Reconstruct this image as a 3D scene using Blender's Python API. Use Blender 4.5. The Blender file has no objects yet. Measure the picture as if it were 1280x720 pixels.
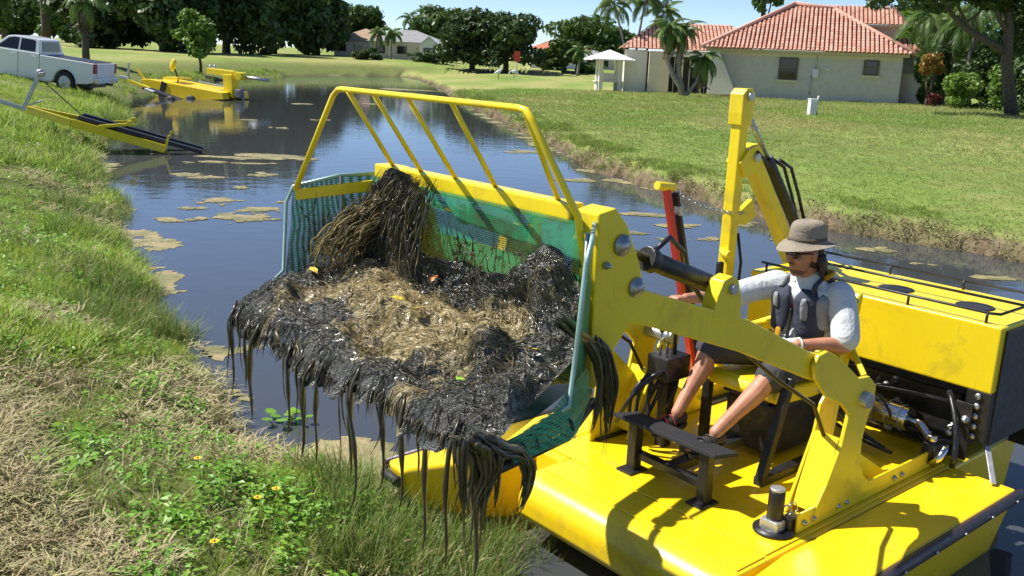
import bpy, bmesh, math, random
import numpy as np
from mathutils import Vector, Matrix

# ------------------------------------------------------------------ camera, world, sun, exposure
S = bpy.context.scene
COL = S.collection
R = math.radians
FPX, PITCH, ROLL, CAMZ = 1170.0, R(13.92), R(2.3), 2.6
_F = np.array([0, math.cos(PITCH), -math.sin(PITCH)])
_R0 = np.array([1.0, 0, 0]); _U0 = np.array([0, math.sin(PITCH), math.cos(PITCH)])
_R = math.cos(ROLL)*_R0 + math.sin(ROLL)*_U0
_U = -math.sin(ROLL)*_R0 + math.cos(ROLL)*_U0
_C = np.array([0, 0, CAMZ])
cd = bpy.data.cameras.new('camera'); cam = bpy.data.objects.new('camera', cd); COL.objects.link(cam)
cd.sensor_width = 36.0; cd.lens = 36.0*FPX/1280.0; cd.clip_start = 0.05; cd.clip_end = 4000
cam.matrix_world = Matrix(((_R[0], _U[0], -_F[0], 0), (_R[1], _U[1], -_F[1], 0), (_R[2], _U[2], -_F[2], CAMZ), (0, 0, 0, 1)))
S.camera = cam

SUN_EL = R(54); SUN_AZ = math.atan2(-0.97, 0.22)           # azimuth from +Y towards +X
w = bpy.data.worlds.new('World'); S.world = w; w.use_nodes = True
wn = w.node_tree.nodes; wl = w.node_tree.links
bg = wn['Background']; sky = wn.new('ShaderNodeTexSky'); sky.sky_type = 'NISHITA'
sky.sun_disc = False; sky.sun_elevation = SUN_EL; sky.sun_rotation = SUN_AZ % (2*math.pi)
sky.air_density = 0.6; sky.dust_density = 0.1; sky.ozone_density = 3.5; sky.altitude = 0
wl.new(sky.outputs[0], bg.inputs[0]); bg.inputs[1].default_value = 0.088
sd = bpy.data.lights.new('sun', 'SUN'); so = bpy.data.objects.new('sun', sd); COL.objects.link(so)
sd.energy = 4.3; sd.angle = R(0.53); sd.color = (1.0, 0.95, 0.87)
SDIR = Vector((math.sin(SUN_AZ)*math.cos(SUN_EL), math.cos(SUN_AZ)*math.cos(SUN_EL), math.sin(SUN_EL)))
so.rotation_euler = (-SDIR).to_track_quat('-Z', 'Y').to_euler(); so.location = (0, 0, 30)
S.view_settings.view_transform = 'Standard'; S.view_settings.look = 'None'
S.view_settings.exposure = 0.86; S.view_settings.gamma = 1.0
S.render.engine = 'CYCLES'
S.cycles.max_bounces = 8; S.cycles.transparent_max_bounces = 24

# ------------------------------------------------------------------ pixel helpers (a pixel gives a direction; distance comes from what it touches)
def ray(x, y): return _F + _R*(x-640)/FPX - _U*(y-360)/FPX
def atz(x, y, z=0.0):
    d = ray(x, y); return _C + d*(z-CAMZ)/d[2]
def aty(x, y, Y):
    d = ray(x, y); return _C + d*Y/d[1]
# harvester frame: X to the bow, Y to port, Z up from the water
TH = R(220.4); HO = np.array([1.3, 4.9, 0.0])
HF = np.array([math.cos(TH), math.sin(TH), 0]); HP = np.array([-HF[1], HF[0], 0])
def hL(P):
    P = np.array(P)-HO; return Vector((P@HF, P@HP, P[2]))
def onX(x, y, X):
    r = ray(x, y); t = (X-(_C-HO)@HF)/(r@HF); return hL(_C+t*r)
def onY(x, y, Y):
    r = ray(x, y); t = (Y-(_C-HO)@HP)/(r@HP); return hL(_C+t*r)
def onZ(x, y, z): return hL(atz(x, y, z))

# ------------------------------------------------------------------ numpy noise
def _h(ix, iy, iz, seed):
    n = (ix*374761393 + iy*668265263 + iz*2147483647 + seed*974711) & 0xffffffff
    n = ((n ^ (n >> 13))*1274126177) & 0xffffffff
    n = (n ^ (n >> 16)) & 0xffffffff
    return n/4294967295.0
def vnoise(p, seed=0):
    p = np.asarray(p, float); i = np.floor(p).astype(np.int64); f = p-i; f = f*f*(3-2*f)
    r = 0
    for dx in (0, 1):
        for dy in (0, 1):
            for dz in (0, 1):
                wgt = (f[..., 0] if dx else 1-f[..., 0])*(f[..., 1] if dy else 1-f[..., 1])*(f[..., 2] if dz else 1-f[..., 2])
                r = r + wgt*_h(i[..., 0]+dx, i[..., 1]+dy, i[..., 2]+dz, seed)
    return r
def fbm(p, o=4, seed=0, gain=.5):
    p = np.asarray(p, float); a = 1.0; s = 0; t = 0
    for k in range(o):
        s = s + a*vnoise(p*(2.03**k)+17.3*k, seed+k); t += a; a *= gain
    return s/t
def sstep(a, b, x):
    t = np.clip((x-a)/(b-a), 0, 1); return t*t*(3-2*t)

# ------------------------------------------------------------------ mesh builder
class MB:
    def __init__(s): s.v = []; s.f = []; s.sm = []
    def add(s, vs, fs, smooth=False):
        n = len(s.v); s.v += [tuple(q) for q in vs]
        for f in fs: s.f.append(tuple(n+i for i in f)); s.sm.append(smooth)
        return s
    def box(s, c, d, rot=None):
        c = Vector(c); h = [Vector((x*d[0]/2, y*d[1]/2, z*d[2]/2)) for z in (-1, 1) for y in (-1, 1) for x in (-1, 1)]
        if rot is not None: h = [rot @ q for q in h]
        return s.add([c+q for q in h], [(0, 2, 3, 1), (4, 5, 7, 6), (0, 1, 5, 4), (2, 6, 7, 3), (0, 4, 6, 2), (1, 3, 7, 5)])
    def bar(s, a, b, wd, ht, up=(0, 0, 1)):
        a = Vector(a); b = Vector(b); z = (b-a).normalized(); up = Vector(up)
        x = z.cross(up)
        if x.length < 1e-4: x = z.cross(Vector((1, 0, 0)))
        x.normalize(); y = x.cross(z)
        vs = [p+x*sx*wd/2+y*sy*ht/2 for p in (a, b) for sx, sy in ((-1, -1), (1, -1), (1, 1), (-1, 1))]
        return s.add(vs, [(3, 2, 1, 0), (4, 5, 6, 7), (0, 1, 5, 4), (1, 2, 6, 5), (2, 3, 7, 6), (3, 0, 4, 7)])
    def tube(s, pts, r, n=8, cap=True, smooth=True, flat=1.0):
        pts = [Vector(p) for p in pts]; m = len(pts)
        rs = r if isinstance(r, (list, tuple)) else [r]*m
        vs = []; fs = []; px = None
        for i, p in enumerate(pts):
            t = (pts[min(i+1, m-1)]-pts[max(i-1, 0)])
            t = t.normalized() if t.length > 1e-9 else Vector((0, 0, 1))
            if px is None:
                px = t.orthogonal().normalized()
            else:
                px = px - t*px.dot(t)
                px = px.normalized() if px.length > 1e-6 else t.orthogonal().normalized()
            py = t.cross(px)
            for k in range(n):
                a = 2*math.pi*k/n; vs.append(p+px*math.cos(a)*rs[i]+py*math.sin(a)*rs[i]*flat)
        for i in range(m-1):
            for k in range(n):
                fs.append((i*n+k, i*n+(k+1) % n, (i+1)*n+(k+1) % n, (i+1)*n+k))
        s.add(vs, fs, smooth)
        if cap:
            b0 = len(s.v)-len(vs)
            s.f.append(tuple(b0+k for k in reversed(range(n)))); s.sm.append(False)
            s.f.append(tuple(b0+(m-1)*n+k for k in range(n))); s.sm.append(False)
        return s
    def prism(s, poly, axis, a0, a1):
        """poly of 2D points; axis 'y': points are (x,z); 'x': (y,z); 'z': (x,y)"""
        def P(q, a): return {'y': (q[0], a, q[1]), 'x': (a, q[0], q[1]), 'z': (q[0], q[1], a)}[axis]
        n = len(poly); ar = sum(poly[i][0]*poly[(i+1) % n][1]-poly[(i+1) % n][0]*poly[i][1] for i in range(n))
        if (ar < 0) != (axis == 'y'): poly = poly[::-1]
        vs = [P(q, a0) for q in poly]+[P(q, a1) for q in poly]
        fs = [tuple(reversed(range(n))), tuple(range(n, 2*n))]+[(i, (i+1) % n, n+(i+1) % n, n+i) for i in range(n)]
        if a1 < a0: fs = [tuple(reversed(f)) for f in fs]
        return s.add(vs, fs)
    def lathe(s, prof, o=(0, 0, 0), axis=(0, 0, 1), n=20, smooth=True, sx=1.0, sy=1.0):
        z = Vector(axis).normalized(); x = z.orthogonal().normalized(); y = z.cross(x); o = Vector(o)
        vs = []; fs = []
        for r, h in prof:
            for k in range(n):
                a = 2*math.pi*k/n; vs.append(o+z*h+x*math.cos(a)*r*sx+y*math.sin(a)*r*sy)
        m = len(prof)
        for i in range(m-1):
            for k in range(n): fs.append((i*n+k, i*n+(k+1) % n, (i+1)*n+(k+1) % n, (i+1)*n+k))
        s.add(vs, fs, smooth)
        b0 = len(s.v)-len(vs)
        if prof[0][0] > 1e-4: s.f.append(tuple(b0+k for k in reversed(range(n)))); s.sm.append(False)
        if prof[-1][0] > 1e-4: s.f.append(tuple(b0+(m-1)*n+k for k in range(n))); s.sm.append(False)
        return s
    def ball(s, c, r, rot=None, n=14, m=9):
        r = (r, r, r) if isinstance(r, (int, float)) else r; c = Vector(c); vs = []; fs = []
        for i in range(m+1):
            th = math.pi*i/m
            for k in range(n):
                a = 2*math.pi*k/n
                q = Vector((r[0]*math.sin(th)*math.cos(a), r[1]*math.sin(th)*math.sin(a), -r[2]*math.cos(th)))
                vs.append(c+(rot @ q if rot is not None else q))
        for i in range(m):
            for k in range(n): fs.append((i*n+k, i*n+(k+1) % n, (i+1)*n+(k+1) % n, (i+1)*n+k))
        return s.add(vs, fs, True)
    def torus(s, c, R_, r, axis=(0, 0, 1), n=18, m=7, stretch=None):
        z = Vector(axis).normalized(); x = z.orthogonal().normalized() if stretch is None else Vector(stretch[0]).normalized(); y = z.cross(x); c = Vector(c)
        kx = 1 if stretch is None else stretch[1]
        vs = []; fs = []
        for i in range(n):
            a = 2*math.pi*i/n; d = x*math.cos(a)*kx+y*math.sin(a); dn = (x*math.cos(a)+y*math.sin(a))
            for k in range(m):
                b = 2*math.pi*k/m; vs.append(c+d*R_+dn*math.cos(b)*r+z*math.sin(b)*r)
        for i in range(n):
            for k in range(m): fs.append((i*m+k, ((i+1) % n)*m+k, ((i+1) % n)*m+(k+1) % m, i*m+(k+1) % m))
        return s.add(vs, fs, True)
    def mesh(s, name):
        me = bpy.data.meshes.new(name); me.from_pydata(s.v, [], s.f)
        me.polygons.foreach_set('use_smooth', s.sm)
        me.validate(); me.update(); return me
    def build(s, name, mat, parent=None, bevel=0, seg=2, soft=0):
        me = s.mesh(name)
        if soft:
            bm = bmesh.new(); bm.from_mesh(me); bmesh.ops.recalc_face_normals(bm, faces=bm.faces)
            for f in bm.faces: f.smooth = True
            for e in bm.edges: e.smooth = len(e.link_faces) == 2 and e.calc_face_angle(0) < R(soft)
            bm.to_mesh(me); bm.free()
        o = bpy.data.objects.new(name, me); COL.objects.link(o)
        if mat: o.data.materials.append(mat)
        if parent: o.parent = parent
        if bevel:
            b = o.modifiers.new('bevel', 'BEVEL'); b.width = bevel; b.segments = seg; b.limit_method = 'ANGLE'; b.angle_limit = R(35); b.harden_normals = bool(soft)
        return o
def npmesh(name, v, f, mat=None, parent=None, smooth=False):
    v = np.asarray(v, np.float32); f = np.asarray(f, np.int32)
    me = bpy.data.meshes.new(name); k = f.shape[1]
    me.vertices.add(len(v)); me.vertices.foreach_set('co', v.ravel())
    me.loops.add(f.size); me.loops.foreach_set('vertex_index', f.ravel())
    me.polygons.add(len(f)); me.polygons.foreach_set('loop_start', np.arange(0, f.size, k, dtype=np.int32))
    me.polygons.foreach_set('use_smooth', np.full(len(f), smooth))
    me.update(); me.validate()
    o = bpy.data.objects.new(name, me); COL.objects.link(o)
    if mat: me.materials.append(mat)
    if parent: o.parent = parent
    return o
def addcol(o, name, arr):
    a = o.data.attributes.new(name, 'FLOAT', 'POINT'); a.data.foreach_set('value', np.asarray(arr, np.float32).ravel())
def empty(name, loc=(0, 0, 0), rz=0.0, rot=None):
    o = bpy.data.objects.new(name, None); COL.objects.link(o); o.location = loc
    o.rotation_euler = rot if rot else (0, 0, rz); o.empty_display_size = .2; return o
def tag(o, label=None, cat=None, group=None, kind=None):
    if label: o['label'] = label
    if cat: o['category'] = cat
    if group: o['group'] = group
    if kind: o['kind'] = kind
    return o
def copy_tree(o, parent=None):
    c = o.copy(); COL.objects.link(c); c.parent = parent
    for ch in list(o.children): copy_tree(ch, c)
    return c

# ------------------------------------------------------------------ materials
class NT:
    def __init__(s, name):
        s.m = bpy.data.materials.new(name); s.m.use_nodes = True; s.t = s.m.node_tree; s.n = s.t.nodes; s.b = s.n['Principled BSDF']; s.out = s.n['Material Output']
    def node(s, t, **k):
        n = s.n.new(t)
        for a, b in k.items(): setattr(n, a, b)
        return n
    def lk(s, a, b): s.t.links.new(a, b)
    def coord(s, kind='Object', scale=(1, 1, 1)):
        c = s.node('ShaderNodeTexCoord'); mp = s.node('ShaderNodeMapping'); mp.inputs['Scale'].default_value = scale
        s.lk(c.outputs[kind], mp.inputs[0]); return mp.outputs[0]
    def noise(s, scale, detail=4, rough=.55, vec=None, dist=0):
        n = s.node('ShaderNodeTexNoise'); n.inputs['Scale'].default_value = scale; n.inputs['Detail'].default_value = detail
        n.inputs['Roughness'].default_value = rough; n.inputs['Distortion'].default_value = dist
        if vec: s.lk(vec, n.inputs['Vector'])
        return n.outputs['Fac']
    def ramp(s, fac, stops, interp='LINEAR'):
        r = s.node('ShaderNodeValToRGB'); r.color_ramp.interpolation = interp; e = r.color_ramp.elements
        while len(e) < len(stops): e.new(.5)
        for q, (p, c) in zip(e, stops): q.position = p; q.color = (c, c, c, 1) if isinstance(c, (int, float)) else (*c, 1)
        s.lk(fac, r.inputs[0]); return r.outputs[0]
    def mix(s, fac, a, b, mode='MIX'):
        m = s.node('ShaderNodeMix', data_type='RGBA', blend_type=mode)
        for sock, val in ((m.inputs[0], fac), (m.inputs[6], a), (m.inputs[7], b)):
            if isinstance(val, (int, float)): sock.default_value = val
            elif isinstance(val, tuple): sock.default_value = (*val, 1)
            else: s.lk(val, sock)
        return m.outputs[2]
    def math(s, op, a, b=0.0):
        m = s.node('ShaderNodeMath', operation=op)
        for sock, val in ((m.inputs[0], a), (m.inputs[1], b)):
            if isinstance(val, (int, float)): sock.default_value = val
            else: s.lk(val, sock)
        return m.outputs[0]
    def attr(s, name):
        a = s.node('ShaderNodeAttribute'); a.attribute_name = name; return a.outputs['Fac']
    def bump(s, h, strength=.3, dist=.02):
        b = s.node('ShaderNodeBump'); b.inputs['Strength'].default_value = strength; b.inputs['Distance'].default_value = dist
        s.lk(h, b.inputs['Height']); s.lk(b.outputs[0], s.b.inputs['Normal']); return b
    def col(s, c): 
        if isinstance(c, tuple): s.b.inputs['Base Color'].default_value = (*c, 1)
        else: s.lk(c, s.b.inputs['Base Color'])
        return s
    def set(s, **k):
        for a, v in k.items():
            i = s.b.inputs[{'rough': 'Roughness', 'metal': 'Metallic', 'spec': 'Specular IOR Level', 'coat': 'Coat Weight', 'trans': 'Transmission Weight', 'alpha': 'Alpha', 'ior': 'IOR', 'sss': 'Subsurface Weight', 'coat_rough': 'Coat Roughness'}[a]]
            if isinstance(v, (int, float)): i.default_value = v
            else: s.lk(v, i)
        return s
def surf(name, c, rough=.5, metal=0, var=.12, scale=6, dirt=None, dirt_amt=.5, bump=0, bscale=40, coat=0, dscale=3.0):
    """painted / plain surface with colour variation, optional dirt patches and fine relief"""
    t = NT(name); v = t.coord('Object')
    n = t.noise(scale, 5, .6, v)
    lo = tuple(max(0, q*(1-var)) for q in c); hi = tuple(min(1, q*(1+var)) for q in c)
    cc = t.ramp(n, [(.3, lo), (.7, hi)])
    rg = t.ramp(t.noise(scale*2.3, 4, .6, v), [(.3, max(0, rough-.1)), (.7, min(1, rough+.12))])
    if dirt:
        d = t.ramp(t.noise(dscale, 7, .68, v, .3), [(.5, 0.0), (.72, dirt_amt)])
        cc = t.mix(d, cc, dirt)
        rg = t.math('MAXIMUM', rg, t.math('MULTIPLY', d, .9))
    t.col(cc); t.set(rough=rg, metal=metal, coat=coat)
    if bump: t.bump(t.noise(bscale, 4, .6, v), bump, .01)
    return t.m
M = {}
def paint(name, c, grime, amt):
    t = NT(name); v = t.coord('Object'); base = t.ramp(t.noise(2.5, 4, .6, v), [(.3, tuple(q*.93 for q in c)), (.7, c)])
    mud = t.ramp(t.noise(3.1, 9, .72, v, .4), [(.54, 0.0), (.66, amt), (.8, min(1, amt*1.5))])
    drip = t.ramp(t.noise(16, 5, .7, t.coord('Object', (1, 1, .10))), [(.58, 0.0), (.75, amt*.7)])
    speck = t.ramp(t.noise(75, 3, .7, v), [(.68, 0.0), (.74, .75)])
    scr = t.ramp(t.noise(60, 4, .7, t.coord('Object', (.06, 1, 1))), [(.66, 0.0), (.72, .5)])
    k = t.math('MAXIMUM', t.math('MAXIMUM', mud, drip), t.math('MULTIPLY', speck, t.ramp(t.noise(1.7, 3, .5, v), [(.45, 0.0), (.65, 1.0)])))
    cc = t.mix(k, t.mix(t.math('MULTIPLY', scr, t.ramp(t.noise(1.2, 3, .5, v), [(.4, 0.0), (.7, 1.0)])), base, tuple(min(1, q*1.1+.05) for q in c)), grime)
    t.col(cc); t.set(rough=t.math('ADD', .30, t.math('MULTIPLY', k, .5)), coat=.1); t.bump(t.math('ADD', t.noise(7, 3, .5, v), t.math('MULTIPLY', k, .25)), .06, .02); return t.m
M['yellow'] = paint('yellow paint', (.84, .645, .014), (.20, .14, .04), .32)
M['hull'] = paint('hull yellow gelcoat', (.86, .60, .010), (.30, .20, .05), .38)
M['black'] = surf('black steel', (.014, .014, .015), .42, var=.3, scale=8, dirt=(.07, .06, .05), dirt_amt=.5, bump=.08)
M['rubber'] = surf('black rubber', (.018, .018, .018), .6, var=.25, scale=12, bump=.1)
M['chrome'] = surf('polished steel', (.62, .62, .62), .16, 1.0, var=.1)
M['steel'] = surf('galvanised steel', (.42, .44, .46), .42, .85, var=.2, scale=14, bump=.05)
M['rail'] = surf('rub rail', (.035, .022, .03), .45, var=.3, scale=15, dirt=(.10, .08, .07), bump=.05)
M['red'] = surf('red paint', (.55, .035, .025), .36, var=.12, scale=5, dirt=(.12, .05, .03))
M['white'] = surf('white paint', (.72, .73, .73), .35, var=.05, scale=4)
M['alu'] = surf('cast aluminium', (.55, .55, .55), .36, .7, var=.15, scale=20, bump=.1)
M['hose'] = surf('hydraulic hose', (.016, .016, .017), .35, var=.3, scale=20)
# ------------------------------------------------------------------ ground and water
def _p(x, y): q = atz(x, y, 0); return (q[0], q[1])
NEAR = [(60, -60), (12, -10), (4.2, -1.2), (2.2, .5), (1.0, 1.9), (.15, 3.2), (-.27, 4.3), (-.51, 4.98), (-.97, 5.47), (-1.71, 5.77), (-2.48, 7.54), (-3.67, 9.2),
        (-5.75, 13.4), (-7.77, 17.2), (-9.6, 21.2), _p(168, 152), _p(150, 128), _p(175, 116), _p(235, 105), _p(300, 98.5), _p(360, 95.5), _p(430, 94.5), _p(500, 95.5)]
FAR = [_p(518, 98), (-7.5, 81.7), (-2.96, 51), (-1.82, 44.4), (.33, 31.9), (2.1, 21.6), (3.8, 17.3), (5.35, 15.2), (7.3, 13.1), (14, 6), (26, 0), (80, -30)]
POLY = np.array(NEAR+FAR)
def shore(P):
    """signed distance to the canal (land positive), and 1 where the far bank is nearest"""
    P = np.asarray(P, float); x, y = P[:, 0], P[:, 1]
    best = np.full(len(P), 1e9); side = np.zeros(len(P)); inside = np.zeros(len(P), bool); n = len(POLY)
    for i in range(n):
        a = POLY[i]; b = POLY[(i+1) % n]; d = b-a
        t = np.clip(((x-a[0])*d[0]+(y-a[1])*d[1])/(d@d), 0, 1)
        q = np.hypot(x-a[0]-t*d[0], y-a[1]-t*d[1])
        far = 1.0 if len(NEAR)-1 <= i < n-1 else 0.0
        m = q < best; best = np.where(m, q, best); side = np.where(m, far, side)
        c = ((a[1] > y) != (b[1] > y)) & (x < (b[0]-a[0])*(y-a[1])/((b[1]-a[1]) or 1e-9)+a[0])
        inside ^= c
    return np.where(inside, -best, best), side
def height(P):
    P = np.asarray(P, float); d, side = shore(P)
    p3 = np.c_[P, np.zeros(len(P))]
    d = d + (fbm(p3*.9, 3, 5)-.5)*np.where(side > .5, 1.1, .8)*np.clip(np.abs(d)*2+.6, 0, 1)
    dl = np.maximum(d, 0)
    near = .90*(1-np.exp(-dl/1.9)) + .30*sstep(4, 20, dl) + .42*sstep(1.5, 6, dl)*sstep(16, 30, P[:, 1])*sstep(-6, -12, P[:, 0]) + .3*sstep(25, 70, dl)*sstep(-8, -25, P[:, 0])
    far = .34*sstep(.0, .38, dl)*(0.75+.5*fbm(p3*.35, 2, 9)) + .52*(1-np.exp(-dl/11.0)) + .22*sstep(15, 60, dl)
    h = np.where(side > .5, far, near)
    bump = (fbm(p3*2.2, 4, 3)-.5)*.10*np.where(side > .5, .25, 1)*sstep(0, .8, dl) + (fbm(p3*.25, 2, 8)-.5)*.12*sstep(1, 6, dl)
    bed = -.06-.42*(1-np.exp(np.minimum(d, 0)/1.8))-.9*sstep(2, 6, -d) + (fbm(p3*1.5, 3, 21)-.5)*.06
    return np.where(d > 0, h+bump-.03, np.minimum(bed, -.03)), d, side
def gz(x, y): return float(height(np.array([[x, y]]))[0][0])
def axis_lines(core0, core1, step, lo, hi, g=1.10, mx=40):
    a = list(np.arange(core0, core1, step)); s = step; q = a[-1]
    while q < hi: s = min(s*g, mx); q += s; a.append(q)
    s = step; q = a[0]
    while q > lo: s = min(s*g, mx); q -= s; a.insert(0, q)
    return np.array(a)
gx = axis_lines(-7, 9, .13, -1500, 1500, 1.055); gy = axis_lines(1.0, 18, .13, -120, 2200, 1.04)
X, Y = np.meshgrid(gx, gy); P2 = np.c_[X.ravel(), Y.ravel()]
Z, D, SD = height(P2)
nx, ny = len(gx), len(gy)
ii = (np.arange(ny-1)[:, None]*nx+np.arange(nx-1)[None, :]).ravel()
gf = np.c_[ii, ii+1, ii+1+nx, ii+nx]
HA = np.array(atz(0, 400, .9)[:2]); HB = np.array(atz(215, 720, .85)[:2]); HD = (HB-HA)/np.linalg.norm(HB-HA); HN = np.array([HD[1], -HD[0]])
def hayness(P):
    s = (np.asarray(P)-HA)@HN            # positive on one side of the mown line
    q = np.c_[P, np.zeros(len(P))]
    return sstep(-.12, .22, -s+(fbm(q*1.7, 3, 41)-.5)*.9)
if ((np.array([[-6.0, 2.0]])-HA)@HN)[0] > 0: HN = -HN
t = NT('ground'); v = t.coord('Object')
dS, far, hay = t.attr('shore'), t.attr('far'), t.attr('hay')
nz = t.noise(1.6, 8, .65, v); nf = t.noise(14, 6, .7, v); nb = t.noise(.14, 5, .6, t.coord('Object', (1, .45, 1)), .6)
soil = t.ramp(nf, [(.3, (.055, .042, .026)), (.7, (.17, .13, .075))])
grassy = t.ramp(nz, [(.25, (.09, .14, .024)), (.55, (.18, .26, .05)), (.8, (.28, .25, .10))])
nearc = t.mix(t.ramp(nf, [(.35, .25), (.7, .9)]), soil, grassy)
nearc = t.mix(hay, nearc, t.ramp(nf, [(.25, (.18, .15, .08)), (.75, (.42, .36, .21))]))
lawn = t.ramp(nb, [(.30, (.16, .245, .048)), (.46, (.22, .30, .07)), (.58, (.36, .34, .13)), (.74, (.20, .28, .062))])
lawn = t.mix(t.ramp(t.noise(3.5, 7, .7, v), [(.3, .0), (.75, .45)]), lawn, (.10, .14, .028))
lawn = t.mix(t.ramp(t.noise(.55, 5, .6, t.coord('Object', (1, 1.6, 1))), [(.5, .0), (.7, .5)]), lawn, (.33, .28, .12))
bank = t.ramp(t.noise(7, 6, .7, t.coord('Object', (1, 1, .3))), [(.3, (.07, .05, .033)), (.7, (.25, .185, .12))])
lawn = t.mix(t.math('MULTIPLY', t.ramp(dS, [(.0, 1.0), (.025, .9), (.04, .0)]), t.ramp(t.noise(.8, 3, .6, v), [(.38, .15), (.55, 1.0)])), lawn, bank)
leftlawn = t.mix(t.ramp(dS, [(.3, 0.0), (.6, 1.0)]), nearc, lawn)
land = t.mix(far, leftlawn, lawn)
mud = t.ramp(nf, [(.3, (.16, .13, .065)), (.7, (.40, .33, .18))])
land = t.mix(t.ramp(dS, [(.0, .9), (.035, .0)]), land, t.mix(far, mud, bank))
bedc = t.ramp(nf, [(.3, (.03, .026, .014)), (.8, (.075, .062, .03))])
wet = t.attr('bed')
t.col(t.mix(wet, land, bedc)); t.set(rough=.9, spec=.15)
t.bump(t.math('ADD', t.noise(9, 8, .75, v), t.math('MULTIPLY', t.noise(45, 4, .7, v), .4)), .7, .05)
g = npmesh('ground', np.c_[P2, Z], gf, t.m, smooth=True)
addcol(g, 'shore', np.clip(D, 0, 10)/10); addcol(g, 'far', SD); addcol(g, 'bed', sstep(.03, -.12, Z)); addcol(g, 'hay', hayness(P2)*(SD < .5)*sstep(16, 9, np.hypot(P2[:, 0], P2[:, 1])))
tag(g, kind='structure')

t = NT('canal water'); v = t.coord('Object', (1.0, 1.5, 1))
n1 = t.noise(1.5, 4, .5, v, .4); n2 = t.noise(6.5, 3, .5, v); n3 = t.noise(.35, 3, .5, v)
hgt = t.math('ADD', t.math('MULTIPLY', n1, .8), t.math('MULTIPLY', t.math('MULTIPLY', n2, n3), .32))
bmp = t.node('ShaderNodeBump'); bmp.inputs['Strength'].default_value = .075; bmp.inputs['Distance'].default_value = .06; t.lk(hgt, bmp.inputs['Height'])
gl = t.node('ShaderNodeBsdfGlossy'); gl.inputs['Roughness'].default_value = .025; gl.inputs['Color'].default_value = (.92, .95, 1, 1)
tr = t.node('ShaderNodeBsdfTransparent'); tr.inputs['Color'].default_value = (.40, .37, .24, 1)
df = t.node('ShaderNodeBsdfDiffuse'); df.inputs['Color'].default_value = (.080, .088, .096, 1)
mx0 = t.node('ShaderNodeMixShader'); mx0.inputs[0].default_value = .68; t.lk(tr.outputs[0], mx0.inputs[1]); t.lk(df.outputs[0], mx0.inputs[2])
fr = t.node('ShaderNodeFresnel'); fr.inputs['IOR'].default_value = 1.45
mx = t.node('ShaderNodeMixShader'); t.lk(fr.outputs[0], mx.inputs[0]); t.lk(mx0.outputs[0], mx.inputs[1]); t.lk(gl.outputs[0], mx.inputs[2])
for q in (gl, fr): t.lk(bmp.outputs[0], q.inputs['Normal'])
t.lk(mx.outputs[0], t.out.inputs[0])
pc = Vector((0, 0)); wv = []
wx = np.linspace(-60, 90, 61); wy = np.linspace(-70, 130, 81); WX, WY = np.meshgrid(wx, wy)
jj = (np.arange(80)[:, None]*61+np.arange(60)[None, :]).ravel()
wo = npmesh('water', np.c_[WX.ravel(), WY.ravel(), np.zeros(WX.size)], np.c_[jj, jj+1, jj+62, jj+61], t.m, smooth=True)
tag(wo, kind='structure')

# ------------------------------------------------------------------ grass, weeds, clippings (instances on points)
def leafmat(name, cols, trans=.35, rough=.5, macro=0.0, mcols=None):
    t = NT(name); oi = t.node('ShaderNodeObjectInfo'); geo = t.node('ShaderNodeNewGeometry')
    rnd = t.math('FRACT', t.math('ADD', oi.outputs['Random'], t.math('MULTIPLY', geo.outputs['Random Per Island'], .45)))
    n = len(cols); c = t.ramp(rnd, [(i/(n-1), q) for i, q in enumerate(cols)])
    if macro:
        mp = t.node('ShaderNodeMapping'); mp.inputs['Scale'].default_value = (1, .6, 0); t.lk(oi.outputs['Location'], mp.inputs[0])
        c = t.mix(t.ramp(t.noise(macro, 5, .62, mp.outputs[0], .5), [(.40, 0.0), (.62, .85)]), c, t.ramp(rnd, [(0, mcols[0]), (1, mcols[1])]))
    t.col(c); t.set(rough=rough, spec=.3)
    tb = t.node('ShaderNodeBsdfTranslucent'); t.lk(c, tb.inputs['Color'])
    mx = t.node('ShaderNodeMixShader'); mx.inputs[0].default_value = trans
    t.lk(t.b.outputs[0], mx.inputs[1]); t.lk(tb.outputs[0], mx.inputs[2]); t.lk(mx.outputs[0], t.out.inputs[0])
    return t.m
GREENS = leafmat('bright grass', [(.19, .31, .034), (.29, .43, .055), (.40, .49, .085), (.22, .38, .044), (.48, .49, .15)], .45, macro=.55, mcols=((.24, .40, .04), (.44, .53, .09)))
SHOREG = leafmat('shore grass', [(.07, .15, .02), (.13, .24, .035), (.22, .28, .06), (.30, .27, .10)])
WEEDG = leafmat('broad weeds', [(.11, .26, .025), (.18, .38, .036), (.27, .45, .055), (.14, .32, .03)], rough=.4)
HAYM = leafmat('dry clippings', [(.38, .31, .17), (.50, .42, .25), (.30, .25, .13), (.42, .40, .18), (.26, .30, .09)], trans=.15, rough=.7)
LAWNM = leafmat('mown lawn', [(.17, .28, .05), (.24, .35, .07), (.30, .37, .11), (.19, .30, .055), (.26, .35, .085)], .4, macro=.16, mcols=((.33, .34, .12), (.45, .41, .18)))
THATCH = leafmat('bank thatch', [(.25, .19, .11), (.34, .27, .15), (.16, .12, .07), (.20, .21, .07)], trans=.1, rough=.8)
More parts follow.
